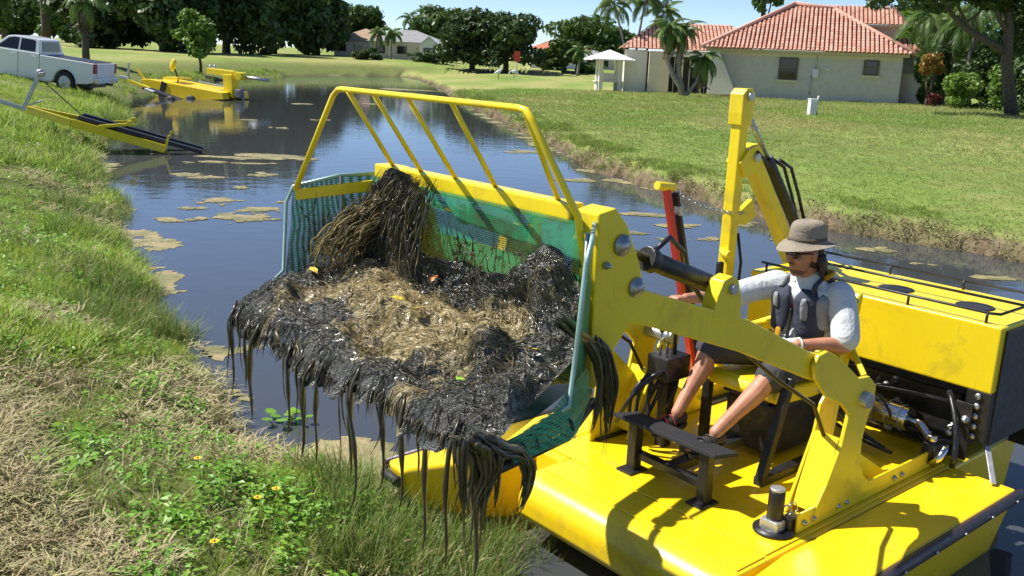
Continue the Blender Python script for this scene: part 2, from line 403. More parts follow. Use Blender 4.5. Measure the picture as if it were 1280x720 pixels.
def tuft(name, n, h, spread, wdt, bend, mat, seed, seg=3, flat=False):
    rnd = random.Random(seed); mb = MB()
    for k in range(n):
        a = rnd.uniform(0, 6.283); rr = spread*math.sqrt(rnd.random()); b = Vector((rr*math.cos(a), rr*math.sin(a), -.01))
        hh = h*rnd.uniform(.45, 1.1); la = a+rnd.uniform(-1.2, 1.2); bd = bend*rnd.uniform(.2, 1.3)
        d = Vector((math.cos(la), math.sin(la), 0)); sd = Vector((-d.y, d.x, 0))*wdt*rnd.uniform(.7, 1.3)
        if flat: b.z = rnd.uniform(0, h)
        vs = []; fs = []
        for i in range(seg+1):
            u = i/seg
            if flat: p = b+d*hh*u*3+Vector((0, 0, math.sin(u*3)*h*.5*rnd.uniform(-.3, 1)))
            else: p = b+d*hh*bd*u*u+Vector((0, 0, hh*u*(1-.35*bd*u)))
            ww = (1-u)**.7 if not flat else (1-abs(2*u-1))**.5*.8+.2
            if i == seg and not flat: vs.append(p)
            else: vs += [p-sd*ww, p+sd*ww]
        for i in range(seg):
            if i == seg-1 and not flat: fs.append((2*i, 2*i+1, 2*i+2))
            else: fs.append((2*i, 2*i+1, 2*i+3, 2*i+2))
        mb.add(vs, fs)
    o = bpy.data.objects.new(name, mb.mesh(name)); o.data.materials.append(mat); return o
def broadleaf(name, seed, mat, n=12, h=.16, lf=.05):
    rnd = random.Random(seed); mb = MB()
    for k in range(n):
        a = rnd.uniform(0, 6.283); e = rnd.uniform(.2, 1.0); st = Vector((math.cos(a)*h*.55*rnd.random(), math.sin(a)*h*.55*rnd.random(), h*e))
        d = Vector((math.cos(a+rnd.uniform(-.6, .6)), math.sin(a), rnd.uniform(-.4, .5))).normalized(); s = d.cross(Vector((0, 0, 1))).normalized()
        L = lf*rnd.uniform(.7, 1.5); W_ = L*.33
        mb.add([st, st+d*L*.5+s*W_, st+d*L-Vector((0, 0, L*.2)), st+d*L*.5-s*W_], [(0, 1, 2), (0, 2, 3)])
    o = bpy.data.objects.new(name, mb.mesh(name)); o.data.materials.append(mat); return o
def scatter(name, protos, pts, scl, label, cat, tilt=.25, seed=1, hang=None):
    rs = np.random.RandomState(seed); n = len(pts)
    c = bpy.data.collections.new(name+'_kinds')
    for p in protos: c.objects.link(p)
    me = bpy.data.meshes.new(name); me.vertices.add(n); me.vertices.foreach_set('co', np.asarray(pts, np.float32).ravel())
    rot = np.c_[rs.normal(0, tilt, n), rs.normal(0, tilt, n), rs.uniform(0, 6.283, n)]
    if hang is not None: rot = hang
    a = me.attributes.new('rot', 'FLOAT_VECTOR', 'POINT'); a.data.foreach_set('vector', rot.astype(np.float32).ravel())
    a = me.attributes.new('scl', 'FLOAT', 'POINT'); a.data.foreach_set('value', np.asarray(scl, np.float32))
    me.update(); o = bpy.data.objects.new(name, me); COL.objects.link(o)
    ng = bpy.data.node_groups.new(name+'_scatter', 'GeometryNodeTree')
    ng.interface.new_socket('Geometry', in_out='INPUT', socket_type='NodeSocketGeometry'); ng.interface.new_socket('Geometry', in_out='OUTPUT', socket_type='NodeSocketGeometry')
    N = ng.nodes; gi = N.new('NodeGroupInput'); go = N.new('NodeGroupOutput'); ip = N.new('GeometryNodeInstanceOnPoints'); ci = N.new('GeometryNodeCollectionInfo')
    ci.inputs['Collection'].default_value = c; ci.inputs['Separate Children'].default_value = True; ci.inputs['Reset Children'].default_value = True
    ra = N.new('GeometryNodeInputNamedAttribute'); ra.data_type = 'FLOAT_VECTOR'; ra.inputs[0].default_value = 'rot'
    sa = N.new('GeometryNodeInputNamedAttribute'); sa.data_type = 'FLOAT'; sa.inputs[0].default_value = 'scl'
    er = N.new('FunctionNodeEulerToRotation')
    L = ng.links.new; L(gi.outputs[0], ip.inputs['Points']); L(ci.outputs[0], ip.inputs['Instance']); ip.inputs['Pick Instance'].default_value = True
    L(ra.outputs[0], er.inputs[0]); L(er.outputs[0], ip.inputs['Rotation']); L(sa.outputs[0], ip.inputs['Scale']); L(ip.outputs[0], go.inputs[0])
    m = o.modifiers.new('scatter', 'NODES'); m.node_group = ng
    tag(o, label, cat, kind='stuff'); return o
rs = np.random.RandomState(7)
def polar(n, r0, r1, a0, a1, pw):
    u = rs.rand(n); e = 2-pw
    r = (r0**e+u*(r1**e-r0**e))**(1/e); a = rs.uniform(R(a0), R(a1), n)
    return np.c_[r*np.sin(a), r*np.cos(a)]
# foreground bank
P = polar(135000, 1.9, 46, -46, 20, 1.5); z, d, sdm = height(P); hy = hayness(P); rad = np.hypot(P[:, 0], P[:, 1])
q3 = np.c_[P, np.zeros(len(P))]; pat = fbm(q3*1.1, 3, 77); pat2 = fbm(q3*.6, 3, 78)
keep = (sdm < .5) & (d > .06) & (hy*(rad < 12) < .5+.4*rs.rand(len(P))) & (pat+.22*sstep(.2, 1.4, d) > .46+.1*rs.rand(len(P)))
keep &= ~((rad > 18) & (d > 3.5+1.5*pat2))
gr = [tuft('grass_tuft_%d' % i, 14, .115, .085, .0042, 1.1, GREENS, 10+i) for i in range(4)]
k = keep; sc = (.30+1.35*sstep(.3, .75, pat2[k]))*np.clip(.8+rad[k]*.03, .8, 1.25)*(.75+.5*rs.rand(k.sum()))
dryk = rs.rand(len(P)) < .07+.3*sstep(.5, .68, fbm(q3*.9+31, 3, 56))
sg0 = [tuft('dry_blade_%d' % i, 7, .17, .06, .003, .9, HAYM, 15+i) for i in range(2)]
kd = keep & dryk; scatter('dry_blades', sg0, np.c_[P[kd], z[kd]], .6+.7*rs.rand(kd.sum()), 'dry straw coloured blades mixed into the bank grass', 'grass', .3, 13)
scatter('bank_grass', gr, np.c_[P[k], z[k]], sc, 'bright green grass covering the near canal bank', 'grass', .2, 3)
# broadleaf weeds among it
P = polar(30000, 1.9, 24, -46, 15, 1.5); z, d, sdm = height(P); hy = hayness(P); q3 = np.c_[P, np.zeros(len(P))]; pat = fbm(q3*2.3+9, 3, 79)
k = (sdm < .5) & (d > .35) & (hy < .5) & (pat*.55+.5*rs.rand(len(P)) > .66)
bl = [broadleaf('weed_tuft_%d' % i, 40+i, WEEDG, 12, .10, .028) for i in range(4)]
scatter('bank_weeds', bl, np.c_[P[k], z[k]], (.6+.8*rs.rand(k.sum()))*np.clip(.9+np.hypot(*P[k].T)*.03, .9, 1.8), 'small broad leaved weeds growing among the bank grass', 'weeds', .15, 4)
# dry clippings
P = polar(30000, 1.7, 9, -50, 10, 1.3); z, d, sdm = height(P); hy = hayness(P)
q3 = np.c_[P, np.zeros(len(P))]; clump = fbm(q3*1.9, 3, 55)
k = (sdm < .5) & (d > .3) & (hy*.8+.5*(clump-.45) > .35+.35*rs.rand(len(P)))
hp = [tuft('clipping_%d' % i, 14, .035, .06, .0026, .6, HAYM, 70+i, 3, True) for i in range(4)]
scatter('dry_clippings', hp, np.c_[P[k], z[k]+.005+.05*sstep(.5, .75, clump[k])*rs.rand(k.sum())], .7+.8*rs.rand(k.sum()), 'dry tan grass clippings strewn on the mown strip of bank', 'clippings', .35, 5)
P = polar(38000, 2.2, 26, -46, 15, 1.4); z, d, sdm = height(P); q3 = np.c_[P, np.zeros(len(P))]
k = (sdm < .5) & (d > .02) & ((fbm(q3*.9+31, 3, 56)+.30*np.exp(-np.maximum(d, 0)/.35) > .63+.12*rs.rand(len(P))) | (fbm(q3*1.1, 3, 77)+.22*sstep(.2, 1.4, d) < .52+.05*rs.rand(len(P))))
scatter('straw_patches', [tuft('straw_%d' % i, 14, .03, .08, .003, .6, HAYM, 75+i, 3, True) for i in range(3)], np.c_[P[k], z[k]+.004], (.7+.8*rs.rand(k.sum()))*np.clip(.9+P[k, 1]*.03, .9, 1.6), 'flattened straw patches between the grass of the near bank', 'straw', .3, 14)
P = polar(34000, 1.7, 9, -50, 5, 1.3); z, d, sdm = height(P); hy = hayness(P)
k = (sdm < .5) & (hy > .3) & (fbm(np.c_[P, np.zeros(len(P))]*1.9, 3, 55) < .56)
sg = [tuft('stubble_%d' % i, 12, .055, .05, .0028, .8, GREENS, 90+i, 2) for i in range(3)]
scatter('mown_stubble', sg, np.c_[P[k], z[k]], .6+.7*rs.rand(k.sum()), 'short mown green stubble between the dry clippings', 'grass', .25, 6)
# tall grass along the water's edge and standing in the shallows
P = polar(60000, 3.0, 40, -46, 12, 1.3); z, d, sdm = height(P); q3 = np.c_[P, np.zeros(len(P))]; pat = fbm(q3*1.2+3, 3, 91)
nearbow = np.exp(-((P[:, 0]+.25)**2+(P[:, 1]-4.55)**2)/.35)
k = (sdm < .5) & (d > -.12-.75*nearbow) & (d < .8) & (pat+.35*nearbow > .53)
tg = [tuft('shore_grass_%d' % i, 13, .30, .05, .0034, .55, SHOREG, 120+i) for i in range(4)]
scatter('shore_grass', tg, np.c_[P[k], np.maximum(z[k], -.12)], (.5+.7*rs.rand(k.sum()))*np.clip(.9+P[k, 1]*.02, .8, 1.6), 'taller grass standing along the edge of the near bank', 'grass', .14, 8)
# far lawn: short blades, and rough growth on the crest of the far bank
P = polar(90000, 12, 62, -14, 40, 1.35); z, d, sdm = height(P); k = (sdm > .5) & (d > .5)
lw = [tuft('lawn_tuft_%d' % i, 12, .06, .12, .006, .9, LAWNM, 140+i, 2) for i in range(3)]
scatter('lawn_grass', lw, np.c_[P[k], z[k]-.005], (.6+.7*rs.rand(k.sum()))*np.clip(P[k, 1]/22, .8, 2.0), 'short mown lawn grass on the far side of the canal', 'grass', .2, 9)
P = polar(90000, 11, 60, -12, 40, 1.35); z, d, sdm = height(P); q3 = np.c_[P, np.zeros(len(P))]; pat = fbm(q3*.8, 3, 95)
k = (sdm > .5) & (d > .10) & (d < 1.3) & (pat > .47)
scatter('bank_crest_growth', [tuft('crest_tuft_%d' % i, 14, .13, .09, .005, .9, SHOREG if i else GREENS, 160+i, 2) for i in range(3)], np.c_[P[k], z[k]], (.5+.8*rs.rand(k.sum()))*np.clip(P[k, 1]/22, .8, 1.6), 'rough green growth along the crest of the far bank', 'grass', .3, 10)
k = (sdm > .5) & (d > .0) & (d < .4) & (pat < .52)
scatter('bank_thatch', [tuft('thatch_%d' % i, 12, .12, .10, .006, 1.6, THATCH, 180+i, 2) for i in range(3)], np.c_[P[k], z[k]], .6+.8*rs.rand(k.sum()), 'dry brown thatch on the eroded face of the far bank', 'thatch', .9, 11)
# left bank far growth beside the truck and trailers
P = polar(26000, 18, 90, -34, -6, 1.2); z, d, sdm = height(P); q3 = np.c_[P, np.zeros(len(P))]; pat = fbm(q3*.5, 3, 99)
k = (sdm < .5) & (d > .1) & (d < 2.0) & (pat > .45)
scatter('far_bank_growth', [tuft('far_tuft_%d' % i, 14, .34, .16, .011, .8, GREENS if i else SHOREG, 200+i, 2) for i in range(3)], np.c_[P[k], z[k]], (.5+.8*rs.rand(k.sum())), 'lush green growth on the bank beyond the trailers', 'grass', .2, 12)
# ------------------------------------------------------------------ vegetation
def crownmat(name, cols, trans=.25): return leafmat(name, cols, trans, .45)
DARK = crownmat('dark foliage', [(.032, .06, .018), (.058, .105, .027), (.095, .155, .04), (.044, .08, .022)], .25)
MID = crownmat('mid foliage', [(.04, .085, .016), (.07, .13, .025), (.11, .18, .035), (.055, .105, .02)])
LIGHT = crownmat('light foliage', [(.10, .19, .03), (.16, .27, .04), (.21, .32, .06), (.12, .22, .03)], .35)
FROND = crownmat('palm frond', [(.05, .105, .02), (.09, .16, .03), (.14, .22, .045), (.07, .13, .025)])
DRYF = crownmat('dead frond', [(.16, .12, .07), (.24, .19, .11), (.12, .09, .05), (.20, .16, .09)], .1)
REDL = crownmat('red leaves', [(.16, .02, .03), (.26, .04, .05), (.10, .03, .03), (.20, .10, .03)])
ORNG = crownmat('croton leaves', [(.30, .22, .04), (.34, .12, .03), (.16, .22, .04), (.40, .30, .06)])
BARK = surf('bark', (.075, .058, .042), .85, var=.4, scale=9, bump=.5, bscale=14)
PALEBARK = surf('pale palm bark', (.25, .22, .185), .85, var=.3, scale=9, bump=.4, bscale=14)
def leaves(lobes, n, size, seed, flatten=.0):
    rs_ = np.random.RandomState(seed); lobes = np.array(lobes, float)
    vol = lobes[:, 3]*lobes[:, 4]*lobes[:, 5]; pick = rs_.choice(len(lobes), n, p=vol**.75/np.sum(vol**.75))
    dirs = rs_.normal(size=(n, 3)); dirs /= np.linalg.norm(dirs, axis=1)[:, None]
    rad = .55+.48*rs_.rand(n)**.6
    c = lobes[pick, :3]+dirs*rad[:, None]*lobes[pick, 3:6]
    # pull the leaves into clumps, leaving gaps
    q = fbm(c*1.1+seed, 2, seed); keep = q > .38; c = c[keep]; dirs = dirs[keep]; n = len(c)
    nrm = dirs*.7+rs_.normal(size=(n, 3))*.7+np.array([0, 0, .35]); nrm /= np.linalg.norm(nrm, axis=1)[:, None]
    up = rs_.normal(size=(n, 3)); a = np.cross(nrm, up); a /= np.linalg.norm(a, axis=1)[:, None]; b = np.cross(nrm, a)
    s = size*(.6+.8*rs_.rand(n))[:, None]
    v = np.stack([c-a*s*.9, c-b*s*.45, c+a*s*.9, c+b*s*.45], 1).reshape(-1, 3)
    return v, np.arange(4*n).reshape(-1, 4)
def tree(name, label, pos, h, rx, lobes_n, mat, n, size, seed, trunk_h=.35, tr=.2, cat='tree', group=None, bark=None, rz=None, low=.3, hgt=None):
    rnd = random.Random(seed); x, y = pos; z0 = (pos[2] if len(pos) > 2 else gz(x, y))
    o = empty(name, (x, y, z0-.05)); tag(o, label, cat, group)
    lobes = []; cz = h*(low+1)/2; rz = rz or h*(1-low)/2
    for k in range(lobes_n):
        a = rnd.uniform(0, 6.283); q = math.sqrt(rnd.random())*.72; u = rnd.uniform(-.75, .72)
        sq = math.sqrt(max(.1, 1-u*u)); s = rnd.uniform(.26, .46)
        lobes.append((rx*q*sq*math.cos(a), rx*q*sq*math.sin(a), cz+rz*u, rx*s, rx*s, rz*s*rnd.uniform(.75, 1.1)))
    lobes.append((0, 0, cz, rx*.6, rx*.6, rz*.72))
    v, f = leaves(lobes, n, size, seed); npmesh('crown', v, f, mat, o)
    tk = MB(); tk.tube([(0, 0, -.2), (0.05*h*.1, 0, h*.15), (rnd.uniform(-.2, .2), 0, h*trunk_h), (rnd.uniform(-.3, .3), rnd.uniform(-.2, .2), cz)], [tr*1.25, tr, tr*.8, tr*.4], 9)
    for k in range(min(7, lobes_n)):
        L_ = lobes[k]; s0 = Vector((0, 0, h*trunk_h*rnd.uniform(.7, 1.05))); e = Vector(L_[:3]); m_ = s0.lerp(e, .5)+Vector((0, 0, -.04*h))
        tk.tube([s0, m_, e], [tr*.5, tr*.32, tr*.12], 6)
    tk.build('trunk', bark or BARK, o); return o
_fr = {}
def frond_mesh(key, L, droop, nl, ll, lw, seed, up=.5):
    if key in _fr: return _fr[key]
    rnd = random.Random(seed); mb = MB(); pts = []
    for i in range(11):
        u = i/10; pts.append(Vector((L*(u-.22*droop*u**3), 0, L*(up*u-droop*u*u))))
    mb.tube(pts, [.03*L/2.2*(1-.85*i/10) for i in range(11)], 5, True)
    for k in range(nl):
        u = .14+.86*k/nl; i = min(9, int(u*10)); p = pts[i].lerp(pts[i+1], u*10-i); t_ = (pts[i+1]-pts[i]).normalized()
        sl = math.sin(math.pi*min(1, u*.85+.12))**.6*ll
        for s in (-1, 1):
            d = (t_*.55+Vector((0, s, 0))*.85+Vector((0, 0, -.35-rnd.random()*.35))).normalized(); e = p+d*sl*rnd.uniform(.8, 1.1)+Vector((0, 0, -sl*.35))
            m_ = p+d*sl*.5; wv = t_*lw
            mb.add([p-wv*.5, m_-wv, e, m_+wv, p+wv*.5], [(0, 1, 3, 4), (1, 2, 3)])
    _fr[key] = mb.mesh('frond'); return _fr[key]
def palm(name, label, pos, h, lean, nf, L, key, droop=1.0, tr=.14, cat='palm', group=None, seed=0, bark=None, mat=None, dead=0, curve=None, nl=26, ll=.55, lw=.035):
    rnd = random.Random(seed); x, y = pos[:2]; z0 = pos[2] if len(pos) > 2 else gz(x, y); o = empty(name, (x, y, z0-.05)); tag(o, label, cat, group)
    pts = curve or [(lean[0]*u**1.6, lean[1]*u**1.6, h*u) for u in (0, .2, .4, .6, .8, 1)]
    mb = MB(); m_ = len(pts); mb.tube(pts, [tr*(1.35-.5*i/(m_-1)) for i in range(m_)], 10)
    top = Vector(pts[-1])
    for i in range(int(h/.35)):
        u = i/int(h/.35); q = u*(m_-1); a = Vector(pts[int(q)]).lerp(Vector(pts[min(m_-1, int(q)+1)]), q-int(q)); mb.torus(a, tr*(1.35-.5*u), tr*.07, n=10, m=4)
    mb.build('trunk', bark or PALEBARK, o)
    me = frond_mesh(key, L, droop, nl, ll, lw, seed+5)
    if not me.materials: me.materials.append(mat or FROND)
    for k in range(nf):
        f = bpy.data.objects.new('frond', me); COL.objects.link(f); f.parent = o; f.location = top+Vector((0, 0, rnd.uniform(-.1, .12)))
        el = (k/nf)*1.7-1.05; f.rotation_euler = (rnd.uniform(-.25, .25), el+rnd.uniform(-.2, .2)+.1, k*2.39996+rnd.uniform(-.2, .2)); s = rnd.uniform(.8, 1.1); f.scale = (s, s, s)
    if dead:
        dm = frond_mesh(key+'dead', L*.8, 1.3, nl, ll, lw, seed+8)
        if not dm.materials: dm.materials.append(DRYF)
        for k in range(dead):
            f = bpy.data.objects.new('dead_frond', dm); COL.objects.link(f); f.parent = o; f.location = top+Vector((0, 0, -.15-.5*rnd.random())); f.rotation_euler = (rnd.uniform(-.2, .2), rnd.uniform(.75, 1.25), k*2.4)
    return o
def P3(px, py, Y): q = aty(px, py, Y); return (q[0], q[1])
# dark wood on the left
for i, (px, Yd, h, rx, sz, lab) in enumerate([
        (140, 112, 13.0, 7.2, .5, 'tall dark evergreen tree behind the white pickup and dead-skirted palm'),
        (205, 104, 12.0, 6.6, .48, 'tall dark evergreen tree behind the light green young tree'),
        (283, 114, 13.0, 7.0, .5, 'broad dark evergreen tree on the lawn right of the young tree'),
        (342, 130, 13.0, 7.4, .55, 'tall dark evergreen tree left of the last tree of the dark wood'),
        (396, 138, 10.2, 5.6, .5, 'dark evergreen tree ending the wood beside the canal bend')]):
    x, y = P3(px, 70, Yd); tree('evergreen_tree', lab, (x, y), h, rx, 22, DARK, 12000, sz, 300+i, .25, .42, group='dark evergreen trees on the left', low=.03)
x, y = P3(57, 40, 120); tree('slim_tree', 'slim tree with bare trunk behind the pickup cab', (x, y), 16, 3.5, 8, DARK, 2500, .45, 330, .7, .5, low=.62)
for i, (px, Yd, h, rx) in enumerate([(25, 165, 8, 8), (85, 150, 7, 6)]):
    x, y = P3(px, 60, Yd); tree('distant_tree', ['low distant tree seen over the pickup roof', 'low distant tree seen over the pickup bed'][i], (x, y), h, rx, 10, MID, 5000, .6, 340+i, .25, .3, group='distant trees', low=.05)
x, y = P3(4, 40, 62); tree('conifer', 'narrow bright green conifer behind the pickup bonnet', (x, y), 9, 1.0, 9, MID, 3600, .22, 345, .3, .16, low=.02)
x, y = P3(250, 66, 70); tree('young_tree', 'small light green young tree with thin trunk on the lawn', (x, y), 4.6, 2.0, 11, LIGHT, 2600, .24, 346, .35, .10, low=.28)
x, y = P3(107, 64, 60); palm('cabbage_palm', 'palm with a brown skirt of dead fronds behind the pickup', (x, y), 3.6, (.1, 0), 14, 1.7, 'cab', 1.1, .18, seed=3, bark=BARK, dead=14, ll=.5, lw=.05)
# middle distance
for i, (px, py, Yd, h, rx, m_, lab, nme) in enumerate([
        (440, 72, 150, 8.0, 6, 'M', 'mid green tree between the dark wood and the grey roofed house', 'distant_tree'),
        (545, 72, 160, 8.6, 7, 'L', 'light green treetop above the grey roofed house', 'distant_tree'),
        (590, 84, 108, 6.6, 4.6, 'D', 'left crown of the round dark tree pair on the far lawn', 'round_tree'),
        (632, 85, 106, 6.9, 4.7, 'D', 'right crown of the round dark tree pair on the far lawn', 'round_tree'),
        (735, 88, 170, 9.0, 9, 'D', 'dark tree row behind the white canopied shelter', 'distant_tree'),
        (760, 88, 165, 8.0, 6, 'M', 'mid green tree behind the white canopied shelter', 'distant_tree'),
        (703, 88, 112, 3.6, 2.5, 'L', 'small pale green tree in front of the red roofed house', 'small_tree')]):
    x, y = P3(px, py, Yd); tree(nme, lab, (x, y), h, rx, 15, {'M': MID, 'L': MID, 'D': DARK}[m_], 9000 if Yd < 120 else 4500, .3 if Yd < 120 else .55, 360+i, .25, .3, low=.12 if 'round' in nme else .2, group='trees beyond the far lawn')
for i, (px, py, Yd, h, L, lab) in enumerate([(470, 76, 122, 3.1, 1.9, 'left palm of the pair before the grey roofed house'), (488, 77, 120, 3.2, 1.9, 'right palm of the pair before the grey roofed house'), (511, 70, 150, 6.0, 2.4, 'coconut palm rising behind the grey roofed house'), (722, 92, 105, 2.6, 1.6, 'short palm beside the red roofed house')]):
    x, y = P3(px, py, Yd); palm('palm_tree', lab, (x, y), h, (.2, 0), 13, L, 'pm%d' % i, .9, .12, seed=20+i, group='palms beyond the far lawn', lw=.05)
for i, (px, py, Yd, h, lean, L) in enumerate([(787, 99, 64, 5.6, (-1.35, .3), 2.0), (790, 100, 65, 6.0, (.55, 0), 2.0), (796, 101, 66, 5.2, (1.5, .2), 1.9)]):
    x, y = P3(px, py, Yd); palm('slender_palm', ['slender palm leaning left over the shelter', 'slender upright palm beside the shelter, middle one of three', 'slender palm leaning towards the house'][i], (x, y), h, lean, 15, L, 'sl%d' % i, .85, .075, seed=30+i, group='three slender palms by the shelter', bark=PALEBARK, ll=.5, lw=.04)
x, y = P3(798, 96, 63.5); tree('shrub', 'dark green shrub at the foot of the slender palms', (x, y), 2.7, 1.1, 10, MID, 2600, .16, 381, .2, .08, cat='shrub', low=.02)
x, y = P3(853, 114, 55); z0 = gz(x, y)
palm('date_palm', 'date palm with curved grey trunk, left stem before the porch', (x, y), 3.1, (0, 0), 18, 1.45, 'dp', 1.1, .13, seed=41, curve=[(0, 0, 0), (-.15, 0, .6), (-.6, 0, 1.2), (-.95, .05, 1.9), (-1.05, 0, 2.8), (-1.0, 0, 3.75)], group='date palms before the porch', ll=.42, lw=.026, nl=34, dead=3)
palm('date_palm', 'date palm with straight grey trunk, middle stem before the porch', (x+.05, y+.1), 3.0, (0, 0), 18, 1.45, 'dp', 1.1, .13, seed=42, curve=[(0, 0, 0), (-.1, 0, .6), (-.3, 0, 1.2), (-.36, .05, 2.0), (-.38, 0, 2.8), (-.33, 0, 3.6)], group='date palms before the porch', ll=.42, lw=.026, nl=34, dead=3)
palm('date_palm', 'date palm with leaning trunk, right stem before the porch', (x+.15, y), 2.2, (0, 0), 16, 1.3, 'dp', 1.1, .09, seed=43, curve=[(0, 0, 0), (.3, 0, .4), (.62, 0, .9), (.78, 0, 1.5), (.86, 0, 2.1)], group='date palms before the porch', ll=.42, lw=.026, nl=34, dead=3)
# right hand garden
x, y = P3(955, 20, 90); tree('pine_tree', 'dark pine top behind the tiled roof', (x, y), 11.6, 2.0, 10, DARK, 3000, .3, 390, .5, .2, low=.55)
for i, (px, py, Yd, h, rx, m_, n_, sz, lab) in enumerate([
        (1140, 90, 74, 8.4, 3.6, 'L', 6500, .30, 'light green tree rising behind the tiled house'),
        (1185, 100, 70, 7.5, 3.0, 'D', 5500, .30, 'dark tree behind the garden palms'),
        (1290, 120, 62, 8.0, 4.0, 'D', 7000, .32, 'dark tree at the back of the garden, behind the limbed tree')]):
    x, y = P3(px, py, Yd); tree('garden_tree', lab, (x, y), h, rx, 14, {'L': LIGHT, 'D': DARK}[m_], n_, sz, 395+i, .3, .2, low=.05, group='trees of the house garden')
for i, (px, py, Yd, h, lean, L, dr) in enumerate([(1176, 128, 55, 4.3, (.6, 0), 2.2, 1.35), (1201, 130, 54, 5.4, (.35, 0), 2.3, 1.3), (1195, 131, 56, 4.9, (-2.0, .5), 2.3, 1.45), (1262, 136, 53, 5.0, (.6, 0), 2.3, 1.4)]):
    x, y = P3(px, py, Yd); palm('garden_palm', ['queen palm with drooping fronds beside the white wall', 'tall queen palm with pale trunk above the hedge bush', 'queen palm with trunk leaning over the house', 'queen palm with hanging fronds behind the limbed tree'][i], (x, y), h, lean, 16, L, 'gp%d' % i, dr, .13, seed=50+i, group='queen palms in the garden', ll=.6, lw=.035, nl=30)
for i, (px, py, Yd, h, rx, m_, n_, sz, lab, nme) in enumerate([
        (1197, 138, 50, 2.1, 1.2, LIGHT, 5200, .11, 'clipped round bright green bush on the lawn', 'bush'),
        (1166, 133, 52, .95, .42, REDL, 900, .10, 'low dark red leaved plant against the white wall', 'red_plant'),
        (1165, 128, 54.5, 3.6, 1.2, DARK, 5200, .14, 'dark leafy shrub between the white wall and the clipped bush', 'shrub'),
        (1163, 90, 52.5, 3.0, .8, ORNG, 900, .14, 'yellow and orange leaved croton above the red plant', 'croton'),
        (1232, 134, 53, 3.4, 1.7, DARK, 6000, .15, 'dark shrub right of the clipped bush', 'shrub'),
        (1243, 143, 47.5, 2.2, .75, LIGHT, 1500, .10, 'small bright bush beside the thick trunk', 'bush'),
        (1225, 138, 49.5, .42, .8, MID, 1200, .07, 'low hedge strip right of the clipped bush', 'low_hedge'),
        (1285, 150, 46.5, 4.2, 1.7, DARK, 6500, .16, 'tall dark shrub under the limbed tree', 'shrub')]):
    x, y = P3(px, py, Yd); tree(nme, lab, (x, y), h, rx, 13, m_, n_, sz, 410+i, .2, .07, cat='shrub' if nme != 'low_hedge' else 'hedge', low=.02 if nme != 'croton' else .55)
# big limbed tree at the right edge
x, y = P3(1262, 152, 44); z0 = gz(x, y); o = empty('limbed_tree', (x, y, z0-.05)); tag(o, 'big dark limbed tree with a sweeping bare branch over the lawn', 'tree')
def rel(px, py, dy=0): q = aty(px, py, 44+dy); return Vector((q[0]-x, q[1]-y, q[2]-z0+.05))
tk = MB(); tk.tube([rel(1266, 156), rel(1262, 120), rel(1258, 75), rel(1262, 40), rel(1258, -20)], [.34, .27, .24, .2, .12], 10)
tk.tube([rel(1258, 66), rel(1240, 55), rel(1222, 45), rel(1205, 34), rel(1190, 18), rel(1172, -5), rel(1140, -12)], [.19, .17, .15, .13, .11, .09, .05], 8)
tk.tube([rel(1212, 38), rel(1206, 25), rel(1198, 8), rel(1196, -15)], [.1, .08, .07, .05], 7)
tk.tube([rel(1208, 28), rel(1222, 18), rel(1235, 2)], [.07, .06, .04], 7)
tk.tube([rel(1262, 45), rel(1250, 25), rel(1245, 10), rel(1230, 0), rel(1215, -12)], [.13, .11, .1, .08, .05], 8)
tk.build('trunk', BARK, o)
lob = []
for k, (px, py, rr, dy) in enumerate([(1120, 2, .8, 0), (1175, 6, .7, .2), (1098, 4, .5, -.3), (1270, 5, 1.0, .3), (1283, 40, .9, .5), (1240, -2, .9, -.3), (1150, -2, .9, .5), (1180, -6, 1.0, -.5), (1215, -14, 1.2, .5), (1250, -20, 1.6, 0), (1290, -10, 1.6, 0), (1145, -14, 1.0, 1), (1300, 20, 1.2, .5), (1095, -2, .5, .2), (1235, -50, 2.2, 0), (1160, -40, 1.6, 0), (1280, 60, .8, 1)]):
    q = rel(px, py, dy); lob.append((q.x, q.y, q.z, rr, rr, rr*.55))
v, f = leaves(lob, 11000, .17, 441); npmesh('crown', v, f, DARK, o)

# ------------------------------------------------------------------ houses
STUCCO = surf('grey stucco', (.56, .52, .47), .9, var=.06, scale=2, bump=.15, bscale=30, dirt=(.35, .31, .26), dirt_amt=.35)
CREAM = surf('cream trim', (.62, .54, .38), .8, var=.06, scale=3)
WHITEW = surf('white wall', (.72, .68, .60), .85, var=.05, scale=3, dirt=(.5, .45, .38), dirt_amt=.3)
GLASS = NT('window glass'); GLASS.col((.02, .022, .025)); GLASS.set(rough=.05, spec=.6); GLASS = GLASS.m
BRONZE = surf('bronze window frame', (.11, .075, .05), .5, var=.2)
SCREEN = surf('dark porch screen', (.03, .03, .03), .6, var=.3)
t = NT('clay roof tile'); gi = t.node('ShaderNodeNewGeometry'); c1 = t.ramp(gi.outputs['Random Per Island'], [(0, (.46, .215, .145)), (.35, (.58, .31, .225)), (.7, (.66, .39, .30)), (1, (.52, .25, .175))])
t.col(t.mix(t.ramp(t.noise(1.5, 6, .7, t.coord('Object')), [(.45, 0.0), (.8, .5)]), c1, (.35, .22, .16))); t.set(rough=.85); TILE = t.m
TILEB = surf('roof underlay', (.22, .09, .05), .9, var=.2)
GREYR = surf('grey shingle roof', (.25, .25, .26), .9, var=.2, scale=3, bump=.3, bscale=8)
REDR = surf('far red roof', (.50, .17, .09), .9, var=.2, scale=2)
